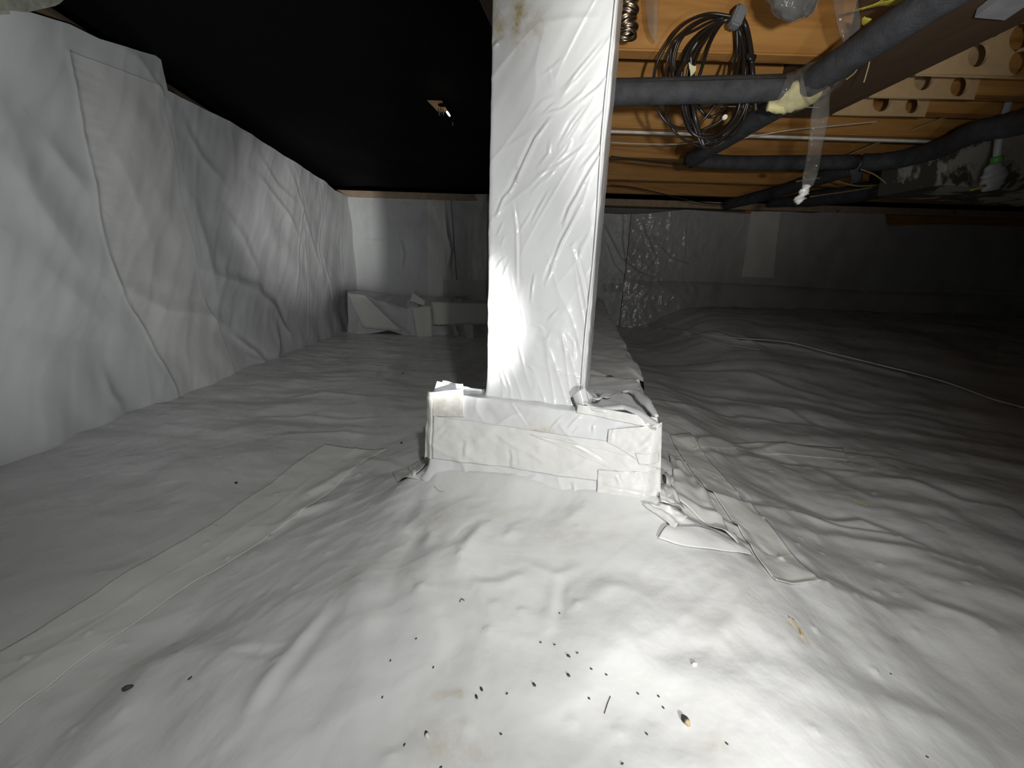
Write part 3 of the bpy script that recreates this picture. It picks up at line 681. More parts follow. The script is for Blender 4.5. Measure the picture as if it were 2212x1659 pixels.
foot_patch([(1372,978),(1424,984),(1424,1004),(1380,1002)], .0034, 'tape_square', M['tape'], 20, 12, .0005, seed=10)
# stiff flap of liner sticking up behind the left top edge
def flap(pts_px, Y0, name, mat, par, bend=.02, nseg=14, thick=.0006, depth=0.0):
    a = np.array(pts_px, float); u = np.linspace(0, 1, nseg)[None, :, None]; v = np.linspace(0, 1, nseg)[:, None, None]
    PX = (a[0]*(1-u)+a[1]*u)*(1-v)+(a[3]*(1-u)+a[2]*u)*v
    Yv = Y0+depth*np.broadcast_to(v[..., 0], PX.shape[:2])+bend*np.sin(np.pi*np.broadcast_to(u[..., 0], PX.shape[:2]))
    r = rays(PX[..., 0], PX[..., 1]); P = CAM+r*((Yv-CAM[1])/r[..., 1])[..., None]
    P[..., 2] += .002*fbm(P[..., 0]*40, P[..., 1]*40+P[..., 2]*30, 9, 2)
    o = grid_arrays(P, mat, name, par, attrs={'stain': P[..., 0]*0+.1}); md = o.modifiers.new('thickness', 'SOLIDIFY'); md.thickness = thick
    return o
flap([(944,823),(1040,842),(1046,853),(936,852)], A[1]+.012, 'liner_flap', M['sheet'], foot, .012)
flap([(956,822),(1000,829),(1004,850),(950,850)], A[1]+.020, 'liner_flap', M['sheet'], foot, .006)
flap([(1236,854),(1264,838),(1272,868),(1248,882)], B[1]+.055, 'wrap_tuck', M['wrap'], foot, -.006, depth=-.01)
flap([(1262,838),(1282,858),(1276,872),(1264,866)], B[1]+.075, 'wrap_tuck', M['tape'], foot, -.004, depth=-.01)
def px_tube(pts, zs, rad, name, mat, par, **k):
    return tube([atZ(a, b, z) for (a, b), z in zip(pts, zs)], rad, name, mat, par, **k)
px_tube([(1262,868),(1285,882),(1310,884),(1345,880),(1380,892),(1425,920)], [.272,.266,.266,.268,.268,.262], [.004,.006,.008,.007,.006,.003], 'rolled_fold', M['wrap'], foot, flat=.5, wob=.15)
px_tube([(1345,846),(1370,846),(1395,868),(1418,900)], [.262,.266,.268,.264], [.003,.007,.008,.003], 'rolled_fold', M['wrap'], foot, flat=.5, wob=.2)
px_tube([(1275,858),(1292,862),(1302,852),(1292,846)], [.268,.27,.27,.268], [.002,.003,.003,.001], 'rolled_fold', M['wrap'], foot, flat=.6)
px_tube([(1285,846),(1310,858),(1328,850)], [.262,.264,.262], [.002,.003,.001], 'rolled_fold', M['wrap'], foot, flat=.5)
# crumpled tape ends at the foot corners
def crumple(pts_px, zoff, name, mat, par, amp=.006, seed=0, n=16):
    a = np.array(pts_px, float); u = np.linspace(0, 1, n)[None, :, None]; v = np.linspace(0, 1, n)[:, None, None]
    PX = (a[0]*(1-u)+a[1]*u)*(1-v)+(a[3]*(1-u)+a[2]*u)*v
    P = floor_pts(PX[..., 0], PX[..., 1], zoff); uu = u[..., 0]+0*v[..., 0]; vv = v[..., 0]+0*u[..., 0]
    P[..., 2] += amp*.5*(.6+fbm(uu*2, vv*2, seed, 2)+.5*ridge(uu*1.8+vv, vv*1.5, seed+1, 2))
    o = grid_arrays(P, mat, name, par, attrs={'stain': uu*0+.1}); md = o.modifiers.new('thickness', 'SOLIDIFY'); md.thickness = .0006
    return o
crumple([(848,1022),(884,1020),(904,1044),(858,1050)], .002, 'tape_end', M['tape'], foot, .006, 3)
crumple([(882,1018),(915,992),(920,1018),(892,1046)], .004, 'tape_end', M['tapedull'], foot, .008, 5)
crumple([(1420,1062),(1446,1070),(1482,1134),(1424,1106)], .006, 'tape_end', M['tape'], foot, .007, 7)
crumple([(1385,1102),(1424,1106),(1482,1142),(1452,1160)], .003, 'tape_end', M['tape'], foot, .007, 9)
crumple([(1432,1040),(1450,1050),(1456,1086),(1440,1094)], .006, 'tape_end', M['tapedull'], foot, .006, 11)
# ---- strip footing behind: top sheet and right flank, running to the back wall
strip = empty('wrapped_grade_beam', (*(A+Bd*1.2), .03), 'long low grade beam under grey-white plastic running from the footing to the back wall', 'beam')
o0 = B+Bd*.238; o1 = SE[1]+(SE[1]-SE[0])*0-.02*Bd
o1 = o0+(SE[1]-o0)*.985
nv_, nu_ = 220, 90
vv, uu = np.meshgrid(np.linspace(0, 1, nv_), np.linspace(0, 1, nu_), indexing='ij')
w_ = .21; ex = o0[None, None]*(1-vv[..., None])+o1[None, None]*vv[..., None]
perp = np.array([Bd[1], -Bd[0]])
prof_u = np.array([0, .08, .70, .78, 1.0]); offp = np.interp(uu, prof_u, [-w_, -w_+.005, -.012, 0, .03]); zp = np.interp(uu, prof_u, [.02, TOPZ-.012, TOPZ-.006, TOPZ-.010, .03])
X = ex[..., 0]+perp[0]*offp; Y = ex[..., 1]+perp[1]*offp
wob = .006*gn(vv*9, vv*0, 77)
X = X+wob*sst(.5, .8, uu)
Z = zp+(.005*fbm(X*9, Y*7, 601, 3)+.004*ridge(*rot(X, Y, 15, 14, 6), 602, 4))*sst(1.0, .8, uu)
grid_arrays(np.stack([X, Y, Z], -1), M['wrap'], 'plastic_wrap', strip, attrs={'stain': X*0+.1}, flip=True)
flap([(1262,846),(1340,846),(1342,816),(1286,800)], B[1]+.20, 'liner_flap', M['tapedull'], strip, .0, depth=.10)
# ---- bench-like ledge along the back wall, left part
bench = empty('wrapped_ledge', (-.4, YB-.2, .02), 'low ledge wrapped in grey plastic against the back wall, left of the post', 'ledge')
def bench_sheet(pxs, top, edge, bot, name, seed, mat):
    pxs = np.array(pxs, float); n = 110; x = np.linspace(pxs[0], pxs[-1], n)
    def row(pl, Y): py = np.interp(x, pxs, pl); return atY(x, py, Y)
    Tp = row(top, YB-.03); E = row(edge, YB-.34); Bt = row(bot, YB-.40)
    v = np.linspace(0, 1, 60)[:, None, None]
    P = np.where(v < .35, Tp[None]*(1-v/.35)+E[None]*(v/.35), E[None]*(1-(v-.35)/.65)+Bt[None]*((v-.35)/.65))
    d = .012*fbm(P[..., 0]*7, P[..., 2]*7, seed, 3)+.010*ridge(*rot(P[..., 0], P[..., 2], -40, 4, 10), seed+1, 3)
    P[..., 1] -= d; P[..., 2] += .4*d
    return grid_arrays(P, mat, name, bench, attrs={'stain': P[..., 0]*0}, flip=True)
bench_sheet([752,790,840,880,905], [626,630,636,640,642], [634,640,655,668,662], [730,722,714,726,726], 'plastic_wrap', 701, M['wall'])
bench_sheet([880,905,925,1000,1080], [652,640,640,646,652], [672,662,662,664,666], [724,727,732,738,742], 'plastic_wrap', 705, M['wall'])
def bflap(q, Y, name, mat, bend=.0, dep=0): return flap(q, Y, name, mat, bench, bend, 12, .0006, dep)
bflap([(750,632),(788,638),(868,716),(784,708)], YB-.42, 'tape_strip', M['tapedull'], .01)
bflap([(892,632),(918,650),(916,660),(886,650)], YB-.46, 'tape_end', M['tapedull'], .01)
bflap([(890,664),(930,660),(934,736),(902,734)], YB-.45, 'tape_strip', M['tapedull'], .008)
bflap([(932,652),(1060,656),(1060,700),(936,702)], YB-.44, 'tape_strip', M['tapedull'], .0)
bflap([(1000,700),(1022,700),(1024,740),(1012,742)], YB-.45, 'tape_end', M['tapedull'], .0)
# ================================================================== FRAMING
gl = atZ(1033, 0, CZ)[:2]; gl2 = atZ(1057, 88, CZ)[:2]
gd = Bd; gp = np.array([gd[1], -gd[0]])
bm = bmesh.new(); g0 = gl-gd*.9; g1 = gl+gd*2.05
vs = [bm.verts.new((*(c), z)) for z in (CZ, CZ+.235) for c in (g0, g0+gp*.20, g1+gp*.20, g1)]
for f in ((3,2,1,0), (4,5,6,7), (0,1,5,4), (1,2,6,5), (2,3,7,6), (3,0,4,7)): bm.faces.new([vs[i] for i in f])
bmesh.ops.bevel(bm, geom=bm.edges[:], offset=.003, segments=1, affect='EDGES')
gird = from_bm(bm, 'girder', M['lvl']); tag(gird, 'dark brown timber girder resting on top of the wrapped post', 'beam')
g2x1 = atZ(1793, 250, CZ)[0]; g2y = atZ(1793, 250, CZ)[1]+.02; g2x0 = g2x1-.20
girder2 = from_bm(box_bm(g2x0, g2x1, -1.6, g2y, CZ, CZ+.24, .003), 'girder', M['lvl']); tag(girder2, 'wide dark brown beam under the joists at right, beside the black foam pipe', 'beam')
jl = ['nearest fir floor joist, behind the coil of black cable', 'second fir floor joist, just above the horizontal foam pipe', 'third fir floor joist, with a chipped pale strip along its bottom edge',
      'fourth fir floor joist, above the junction of the black pipes', 'fifth fir floor joist, plain, beyond the junction of the black pipes', 'farthest fir floor joist, next to the back wall liner']
jy = []
for i, (py, lab) in enumerate(zip((133, 222, 289, 349, 396, 424), jl)):
    y1 = atZ(1500, py, CZ)[1]; y0 = y1-.038; jy.append(y0)
    xa = gl[0]+Bd[0]/Bd[1]*(y0-gl[1])+.21
    xb = g2x0-.003 if y1 < g2y+.03 else 3.93
    o = from_bm(box_bm(xa, xb, y0, y1, CZ, 1.115, .003), 'floor_joist', M['fir']); tag(o, lab, 'joist')
    if i == 2:
        part_ = from_bm(box_bm(xa, xb, y1-.008, y1+.003, CZ-.006, CZ+.004, .001), 'pale_strip', M['white'], o)
# blocking board end at the junction under joist four
b0 = atY(1476, 330, jy[3]-.03); b1 = atY(1474, 300, jy[3]-.03)
# web joists right of the beam
WEB = [(166, [(2110,120,17),(2200,138,19),(2144,62,13),(2204,82,20),(2290,140,18)], 2400, 'perforated tan web joist, nearest of three, right of the dark beam'),
       (217, [(1993,172,16),(2070,187,15)], 2100, 'perforated tan web joist, middle of three, right of the dark beam'),
       (254, [(1903,220,15),(1969,228,12)], 1995, 'perforated tan web joist, farthest of three, right of the dark beam')]
for py, holes, xend, lab in WEB:
    Yw = atZ(1995 if py == 254 else 2100, py, CZ)[1]
    x0 = g2x1+.003; x1 = atY(xend, py, Yw)[0]
    jt = empty('web_joist', (x0, Yw, CZ), lab, 'joist')
    cu = bpy.data.curves.new('web', 'CURVE'); cu.dimensions = '2D'; cu.fill_mode = 'BOTH'; cu.extrude = .004
    def poly(pts):
        sp_ = cu.splines.new('POLY'); sp_.points.add(len(pts)-1); sp_.use_cyclic_u = True
        for k_, p_ in enumerate(pts): sp_.points[k_].co = (p_[0], p_[1], 0, 1)
    poly([(x0, CZ), (x1, CZ), (x1, 1.105), (x0, 1.105)])
    for hx, hy, hr in holes:
        c_ = atY(hx, hy, Yw); r_ = hr/FPX*Yw*1.10
        cx, cz = c_[0], c_[2]; cz = max(cz, CZ+r_+.004); cx = min(max(cx, x0+r_+.006), x1-r_-.006)
        poly([(cx+r_*math.cos(t_), cz+r_*math.sin(t_)) for t_ in np.linspace(0, 2*math.pi, 28, endpoint=False)])
    to = bpy.data.objects.new('t', cu); me = bpy.data.meshes.new_from_object(to); bpy.data.objects.remove(to)
    me.transform(Matrix.Translation((0, Yw, 0)) @ Matrix.Rotation(math.pi/2, 4, 'X'))
    me.materials.clear(); link(me, 'web_panel', M['osb'], jt)
    from_bm(box_bm(x0, x1, Yw-.012, Yw+.028, 1.106, 1.118, .001), 'top_flange', M['firY'], jt)
    if xend < 2300:
        from_bm(box_bm(x1+.002, 3.9, Yw-.004, Yw+.034, CZ+.012, 1.118, .002), 'end_board', M['fir'], jt)
# boards above the near opening, upper right corner
def slab(pxz, Z, th, name, mat, label, cat):
    b_ = bmesh.new(); P_ = [atZ(a, c, Z) for a, c in pxz]
    f0 = [b_.verts.new(V(p_)) for p_ in P_]; f1 = [b_.verts.new(V(p_)+Vector((0, 0, th))) for p_ in P_]
    b_.faces.new(f0[::-1]); b_.faces.new(f1)
    for i_ in range(len(P_)): b_.faces.new([f0[i_], f0[(i_+1) % len(P_)], f1[(i_+1) % len(P_)], f1[i_]])
    return tag(from_bm(b_, name, mat), label, cat)
slab([(2105,38),(2170,44),(2290,-36),(2270,-90)], .855, .012, 'pale_batten', M['lgrey'], 'short pale batten fixed under the joists in the upper right corner', 'batten')
# ================================================================== PIPES
def foam_pipe(pts, rad, label, name='foam_pipe', seg=20, slit=True, sm=8):
    o = tube(pts, rad, name, M['foam'], None, seg, sm, wob=.02); tag(o, label, 'pipe')
    if slit:
        P_ = catmull(pts, sm); T_ = P_[1]-P_[0]; T_ /= np.linalg.norm(T_)
        r0 = rad if not hasattr(rad, '__len__') else rad[0]
        side = np.array([-.12, -.92, .38]); side -= T_*(side@T_); side /= np.linalg.norm(side)
        tube(P_[::max(1, len(P_)//12)]+side*r0*.985, .0009, 'slit_seam', M['cable'], o, 5, 1)
    return o
YH = jy[0]-.085
h0 = atY(1240, 202, YH); h1 = atY(1705, 190, YH); hz = h1[2]
foam_pipe([h0, (h0+h1)/2, h1], .0215, 'straight black foam-lagged pipe running level across in front of the cable coil')
j0 = atZ(1722, 192, hz); jA = atZ(1742, 184, hz); jB = atZ(2040, -12, hz+.01); jC = atZ(2300, -170, hz+.02)
foam_pipe([jA, (jA+jB)/2, jB, jC], .023, 'black foam-lagged pipe rising from the wrapped joint to the upper right, along the dark beam')
k0 = atZ(1708, 212, hz+.012); k1 = atZ(1492, 346, hz+.02)
foam_pipe([k0, (k0+k1)/2, k1], .024, 'black foam-lagged pipe slanting away down-left behind the cable coil')
m0 = k1; zz_ = hz+.02
foam_pipe([m0+np.array([-.015, -.01, 0]), atZ(1600, 352, zz_), atZ(1850, 350, zz_+.005)], .022, 'black foam-lagged pipe running level to the right below the fourth joist', slit=False)
# joint: expanding foam under clear film
jt = empty('wrapped_pipe_joint', j0, 'pipe elbow joint packed with yellowish foam under clear film', 'pipe joint')
me_b = bmesh.new(); bmesh.ops.create_icosphere(me_b, subdivisions=4, radius=1)
for v in me_b.verts:
    c = v.co; nz = 1+.13*float(gn(np.array([c.x*2+c.z]), np.array([c.y*2+c.z*1.5]), 5)[0])+.06*float(gn(np.array([c.x*6]), np.array([c.y*6+c.z*5]), 6)[0])
    v.co = Vector((c.x*.040*nz, c.y*.028*nz, c.z*.024*nz-.003))
me_b.transform(Matrix.Translation(V(j0+np.array([.0, -.004, -.006]))))
from_bm(me_b, 'expanding_foam', M['spray'], jt, True)
tube([j0+np.array([-.035, 0, -.004]), j0+np.array([-.01, -.006, -.008]), j0+(jA-j0)*1.0+np.array([.004, -.003, 0]), j0+(jA-j0)*2.6, j0+(jA-j0)*4.0], [.026, .034, .033, .029, .0245], 'clear_film', M['clear'], jt, 24, 8, wob=.06, caps=False)
tube([j0+np.array([-.05, -.002, -.03]), j0+np.array([-.01, -.004, -.028]), j0+np.array([.03, -.003, -.016])], [.008, .014, .004], 'foam_drip', M['spray'], jt, 10, 6, wob=.2)
# darker hose bundle, rear right
def hose(pp, z, r, label, name='black_hose'):
    o = tube([atZ(a, b, z_) for (a, b), z_ in zip(pp, z if hasattr(z, '__len__') else [z]*len(pp))], r, name, M['foam'], None, 14, 8, wob=.05); return tag(o, label, 'hose')
hose([(2330,220),(2212,262),(2110,285),(2030,320),(1940,345),(1860,352)], [.78,.79,.80,.81,.81,.81], .026, 'thick black hose sagging in from the right edge above the scuffed board')
hose([(1850,360),(1790,378),(1700,408),(1640,425),(1570,442)], [.82,.82,.83,.83,.83], .028, 'black lagged pipe dropping away to the left near the back wall')
hose([(2060,385),(1960,402),(1860,415),(1760,428),(1660,440)], .84, [.02,.03,.045,.04,.02], 'ragged black bundle hanging under the joists at the top of the back liner', 'black_bundle')
# pipe clamp on the rear joint
cl = empty('pipe_clamp', atZ(1850, 372, .80), 'dull grey clamp with a yellow tag where the rear black pipes meet', 'clamp')
tube([atZ(1848, 352, .81), atZ(1850, 368, .80), atZ(1852, 386, .79)], [.016, .018, .015], 'clamp_body', M['grey'], cl, 14, 6, wob=.08)
tube([atZ(1836, 352, .80), atZ(1832, 362, .797)], [.008, .004], 'yellow_tag', M['yellow'], cl, 8, 3, wob=.2)
o = flap([(1782,386),(1826,377),(1828,385),(1790,388)], 1.75, 'paper_scrap', M['tape'], None, .0); tag(o, 'small white triangular scrap wedged beneath the rear pipes', 'scrap')
# ---- coil of cable
YC = jy[0]-.034
print('joists', jy)
coil = empty('cable_coil', atY(1590, 40, YC), 'large hanging coil of black cable cinched to the nearest joist', 'cable coil')
rc = random.Random(8)
def loop(pts, rad, dy, par=coil, mat='cable', name='cable_loop', wob_=0):
    P_ = [atY(a, b, YC+dy+.008*math.sin(i_*1.7)) for i_, (a, b) in enumerate(pts)]
    return tube(P_, rad, name, M[mat], par, 8, 7)
LP = []
for k in range(9):      # bundle on the right flank
    a = rc.uniform(-1, 1)
    LP.append(([(1588+4*a,42),(1604+6*a,80),(1612+9*a,130+5*a),(1608+12*a,185),(1600+12*a,240),(1575+14*a,282+6*a),(1540+12*a,300+6*a),(1505+16*a,292+8*a),(1482+10*a,240),(1478+14*a,180),(1490+16*a,120),(1520+14*a,75),(1560+4*a,46),(1586,40)]))
for k in range(4):
    a = rc.uniform(-1, 1)
    LP.append([(1586,38),(1545,36+4*a),(1505+4*a,52+5*a),(1472+6*a,84+5*a),(1458+7*a,125),(1462+7*a,160+3*a),(1480+9*a,205),(1492+8*a,255),(1512+6*a,300+6*a),(1540,310+6*a),(1580+8*a,280),(1610+5*a,230),(1616+3*a,150),(1602,80),(1590,44)])
LP.append([(1586,36),(1530,30),(1480,50),(1445,90),(1418,140),(1411,190),(1420,235),(1445,268),(1480,277),(1515,262),(1545,225),(1560,190),(1590,120),(1592,60)])
LP.append([(1586,38),(1540,34),(1492,58),(1455,92),(1440,140),(1437,200),(1441,250),(1462,290),(1500,312),(1545,316),(1590,282),(1618,230),(1625,170),(1610,90),(1594,44)])
LP.append([(1586,40),(1548,42),(1500,66),(1462,85),(1449,110),(1450,150),(1458,195),(1500,228),(1530,232),(1560,215),(1585,180),(1598,120),(1595,60)])
LP.append([(1586,40),(1560,50),(1535,90),(1515,150),(1500,205),(1520,245),(1545,250),(1580,215),(1600,150),(1600,70)])
LP.append([(1586,40),(1550,52),(1520,92),(1500,140),(1497,180),(1484,228),(1498,270),(1522,318),(1560,300),(1600,255),(1618,200),(1622,140),(1606,70)])
for k, l in enumerate(LP):
    loop(l, rc.choice([.0022, .0028, .0032, .0024]), rc.uniform(-.018, .018))
# flat dark ribbon cables
loop([(1598,32),(1612,60),(1622,110),(1626,160),(1630,200),(1633,240)], .0045, -.022)
loop([(1508,88),(1488,120),(1468,155),(1458,182)], .0048, -.024)
loop([(1492,118),(1494,170),(1496,215),(1502,255),(1512,290),(1522,318)], .0045, -.02)
cb = atY(1594, 36, YC-.03)
Mx = Matrix.Translation(V(cb)) @ Matrix.Rotation(math.radians(18), 4, 'Y')
from_bm(box_bm(-.010, .010, -.008, .012, -.016, .015, .003, M=Mx), 'grey_clip', M['grey'], coil)
tube([atY(1588, 22, YC-.02), atY(1598, 14, YC-.01), atY(1606, 30, YC-.02), atY(1600, 54, YC-.026)], .004, 'tie_strap', M['cable'], coil, 8, 6)
tube([atY(1614, 118, YC-.028), atY(1622, 128, YC-.032), atY(1630, 122, YC-.028), atY(1622, 138, YC-.03)], .004, 'cable_tie', M['cable'], coil, 8, 5)
lab_ = np.array([atY(a, b, YC-.030) for a, b in ((1488,134),(1494,140),(1500,143),(1504,142),(1503,152),(1498,160),(1492,165),(1491,152),(1489,146))])
bm = bmesh.new(); f = bm.faces.new([bm.verts.new(V(p_)) for p_ in lab_]); r_ = bmesh.ops.extrude_face_region(bm, geom=[f])
for v in [g for g in r_['geom'] if isinstance(g, bmesh.types.BMVert)]: v.co.y += .0015
from_bm(bm, 'paper_label', M['paleyellow'], coil)
bm = bmesh.new(); bmesh.ops.create_cone(bm, cap_ends=True, segments=20, radius1=.0048, radius2=.0042, depth=.0035)
bm.transform(Matrix.Translation(V(atY(1566, 253, YC-.034))) @ Matrix.Rotation(math.pi/2, 4, 'X'))
from_bm(bm, 'white_cap', M['white'], coil)
tube([atY(1566, 253, YC-.030), atY(1545, 268, YC-.02), atY(1515, 282, YC-.005)], .003, 'cable_end', M['cable'], coil, 8, 5)
# ---- metal flex duct end next to the post
dct = empty('flex_duct', atY(1355, -10, .82), 'ribbed metal sleeve hanging down beside the top of the post', 'duct')
base = atY(1352, 76, .82); topd = atY(1358, -60, .82)
n_ = 60; rad_ = [.017+.0022*math.sin(k*1.35) for k in range(n_)]
tube([base+(topd-base)*k/(n_-1)+np.array([.002*math.sin(k*.3), 0, 0]) for k in range(n_)], rad_, 'ribbed_sleeve', M['metal'], dct, 20, 1, caps=False)
tube([base+np.array([.0165*math.cos(t_), .0165*math.sin(t_), 0]) for t_ in np.linspace(0, 2*math.pi, 25)], .002, 'end_ring', M['metal'], dct, 6, 1)
# ---- clear film sleeves hanging from the joists
def sleeve(pp, Y, rad, label, knot=None, flat=.35):
    t = empty('plastic_sleeve', atY(*pp[0], Y), label, 'plastic film')
    tube([atY(a, b, Y) for a, b in pp], rad, 'film_tube', M['clear'], t, 20, 8, flat=flat, wob=.05, caps=False)
    if knot:
        tube([atY(a, b, Y) for a, b in knot], [.007, .009, .006, .012, .003], 'gathered_end', M['tape'], t, 12, 6, wob=.35)
    return t
sleeve([(1783,150),(1776,205),(1770,260),(1762,310),(1756,350),(1748,385),(1743,402)], .93, [.010,.016,.018,.015,.015,.015,.011], 'long clear plastic film tail hanging below the pipe joint to a gathered end', [(1743,400),(1737,414),(1731,424),(1728,432),(1732,436)], .4)
sleeve([(1826,-40),(1828,10),(1836,60),(1844,100),(1847,112)], .78, [.02,.019,.017,.012,.005], 'clear plastic film tail in front of the pipe rising to the upper right', [(1841,88),(1843,98),(1845,106),(1846,112),(1847,115)])
sleeve([(1407,-40),(1409,20),(1411,60),(1415,80),(1422,90)], .88, [.012,.012,.009,.005,.003], 'short clear film tail hanging between the post and the cable coil')
# dark bag ends at the top edge
for pp, rad, lab in (([(1722,-60),(1712,0),(1702,30),(1696,42)], [.05, .042, .028, .004], 'dark rubber piece in clear film poking in at the top edge, larger of two'),
                     ([(1752,-50),(1748,0),(1742,26),(1738,34)], [.02, .018, .012, .003], 'dark rubber piece in clear film poking in at the top edge, smaller of two')):
    t = empty('wrapped_bundle', atY(*pp[0], .72), lab, 'bundle')
    tube([atY(a, b, .72) for a, b in pp], [r*.72 for r in rad], 'dark_core', M['foam'], t, 16, 8, flat=.5, wob=.1)
    tube([atY(a, b, .715) for a, b in pp], [r*.84+.001 for r in rad], 'clear_film', M['clear'], t, 20, 8, flat=.6, wob=.06)
# yellow strips top right
for k, (q_, lab) in enumerate([([(1840,25),(1880,14),(1920,-4),(1960,-20)], 'long yellow strip slanting out of the top edge'), ([(1862,20),(1905,8),(1950,2),(1990,-16)], 'broad yellow strip beside the foam pipe at the top edge'),
                               ([(1864,38),(1872,48),(1886,50)], 'short torn yellow tab under the yellow strips')]):
    P_ = [atY(a, b, .80-.015*k) for a, b in q_]
    o = tube(P_, [.003, .009, .011][:2]+[.006], 'yellow_strip', M['yellow'], None, 8, 8, flat=.18, wob=.2); tag(o, lab, 'strip')
# ---- scuffed board, upright, on the right, with flex conduit and connector
Yd = 1.30
bq = [atY(a, b, Yd) for a, b in ((2034,398),(2420,424),(2400,250),(2052,318))]
bm = bmesh.new(); f0 = [bm.verts.new(V(p_)) for p_ in bq]; f1 = [bm.verts.new(V(p_)+Vector((.0, .22, .0))) for p_ in bq]
bm.faces.new(f0[::-1]); bm.faces.new(f1)
for i_ in range(4): bm.faces.new([f0[i_], f0[(i_+1) % 4], f1[(i_+1) % 4], f1[i_]])
bmesh.ops.bevel(bm, geom=bm.edges[:], offset=.003, segments=1, affect='EDGES')
duct = from_bm(bm, 'trunk_duct', M['scuff']); tag(duct, 'boxy duct end with scuffed pale grey paint at the right edge', 'duct')
bq = [atY(a, b, 1.42) for a, b in ((2026,299),(2098,303),(2104,247),(2030,243))]
bm = bmesh.new(); f0 = [bm.verts.new(V(p_)) for p_ in bq]; f1 = [bm.verts.new(V(p_)+Vector((.0, .03, .0))) for p_ in bq]
bm.faces.new(f0[::-1]); bm.faces.new(f1)
for i_ in range(4): bm.faces.new([f0[i_], f0[(i_+1) % 4], f1[(i_+1) % 4], f1[i_]])
o = from_bm(bm, 'hanger_plate', M['lgrey']); tag(o, 'small pale plate above the black hose, left of the hanging grey conduit', 'plate')
Yk = 1.22
cn = empty('hanging_conduit', atY(2190, 200, Yk), 'thin grey hanging conduit with a green ring and a pale bag at its end', 'conduit')
tube([atY(2192, 190, Yk), atY(2178, 225, Yk), atY(2164, 270, Yk), atY(2157, 310, Yk), atY(2153, 345, Yk)], .0085, 'conduit', M['lgrey'], cn, 12, 8)
tube([atY(2154, 338, Yk), atY(2152, 352, Yk)], .0125, 'green_ring', M['green'], cn, 14, 2)
tube([atY(2153, 352, Yk), atY(2150, 362, Yk), atY(2148, 380, Yk), atY(2142, 400, Yk), atY(2140, 412, Yk)], [.014, .024, .031, .028, .018], 'pale_bag', M['lgrey'], cn, 16, 8, flat=.6, wob=.12)
tube([atY(2125, 402, Yk-.02), atY(2098, 411, Yk-.02)], [.008, .005], 'yellow_end', M['yellow'], cn, 8, 3, flat=.5)
# ---- loose wires along the joists
def wire(pp, Y, r, mat, label):
    o = tube([atY(a, b, y_) for (a, b), y_ in zip(pp, Y if hasattr(Y, '__len__') else [Y]*len(pp))], r, 'wire', M[mat], None, 6, 8); return tag(o, label, 'wire')
wire([(1320,338),(1370,345),(1420,351),(1480,356)], 1.45, .0028, 'cable', 'black wire running from the post to the junction of the black pipes')
wire([(1318,400),(1360,404),(1410,414),(1460,426),(1520,438),(1570,442)], 2.1, .0028, 'cable', 'black wire sagging along the farthest joists beside the post')
wire([(1320,308),(1400,311),(1470,311),(1520,304),(1560,300),(1640,293)], 1.35, .0016, 'palewire', 'thin pale wire passing behind the foot of the cable coil')
wire([(1500,231),(1560,230),(1620,230),(1700,231),(1770,232)], 1.12, .0014, 'palewire', 'thin shiny wire along the underside of the second joist')
wire([(1560,307),(1700,282),(1800,272),(1900,262)], 1.18, .0014, 'palewire', 'thin pale wire climbing from the coil toward the web joists')
wire([(1780,350),(1830,335),(1880,315),(1960,285),(2040,255),(2130,225),(2250,190)], [1.6,1.55,1.5,1.4,1.35,1.3,1.25], .0026, 'wire', 'yellowish wire looping from the rear pipes up to the right edge')
wire([(1720,392),(1780,385),(1860,402),(1960,388),(2060,368)], 1.7, .0030, 'wire', 'yellowish wire lying over the ragged black bundle')
wire([(1750,425),(1840,412),(1930,397),(2030,378)], 1.8, .0030, 'wire', 'dull wire just under the ragged black bundle')
wire([(1860,366),(1885,375),(1905,388),(1914,396)], 1.4, .0020, 'wire', 'short curved yellowish wire right of the pipe clamp')
wire([(2120,236),(2180,205),(2230,190)], 1.30, .003, 'yellow', 'bright yellow wire at the right edge above the hose')
wire([(1862,110),(1856,135),(1848,155),(1828,172)], .90, .0011, 'straw', 'left of two thin copper wire ends dangling below the dark beam')
wire([(1882,100),(1878,135),(1870,165),(1866,178)], .88, .0011, 'straw', 'right of two thin copper wire ends dangling below the dark beam')
# ---- distant work light glimpsed through the left bays
Yg = 1.58
wk = empty('work_light', atY(962, 240, Yg), 'tiny lit work lamp glimpsed in the dark beyond the left bays', 'lamp')
tube([atY(965, 241, Yg), atY(972, 251, Yg)], [.0028, .0036, .0020], 'glowing_tube', M['lamp'], wk, 10, 3)
bq = [atY(a, b, Yg+.03) for a, b in ((919,213),(952,213),(957,222),(966,238),(959,241),(945,240))]
bm = bmesh.new(); f = bm.faces.new([bm.verts.new(V(p_)) for p_ in bq]); r_ = bmesh.ops.extrude_face_region(bm, geom=[f])
for v in [g for g in r_['geom'] if isinstance(g, bmesh.types.BMVert)]: v.co.y += .006
from_bm(bm, 'lit_board', M['osb'], wk)
bm = bmesh.new(); bmesh.ops.create_cone(bm, cap_ends=True, segments=20, radius1=.016, radius2=.016, depth=.004)
bm.transform(Matrix.Translation(V(atY(956, 227, Yg+.028))) @ Matrix.Diagonal((1, 1, .34, 1)) @ Matrix.Rotation(math.pi/2, 4, 'X'))
from_bm(bm, 'hole_shade_disc', M['nearblack'], wk)  # solid black disc, paints the shade inside a hole in the board
for a, b, c in ((947,234,252),(952,233,250),(957,236,251)):
    tube([atY(a, b, Yg-.01), atY(a+1, c, Yg-.01)], .0016, 'hanging_lead', M['cable'], wk, 6, 2)
tube([atY(949, 242, Yg-.012), atY(949.5, 250, Yg-.012)], .0012, 'bright_lead', M['metal'], wk, 6, 2)
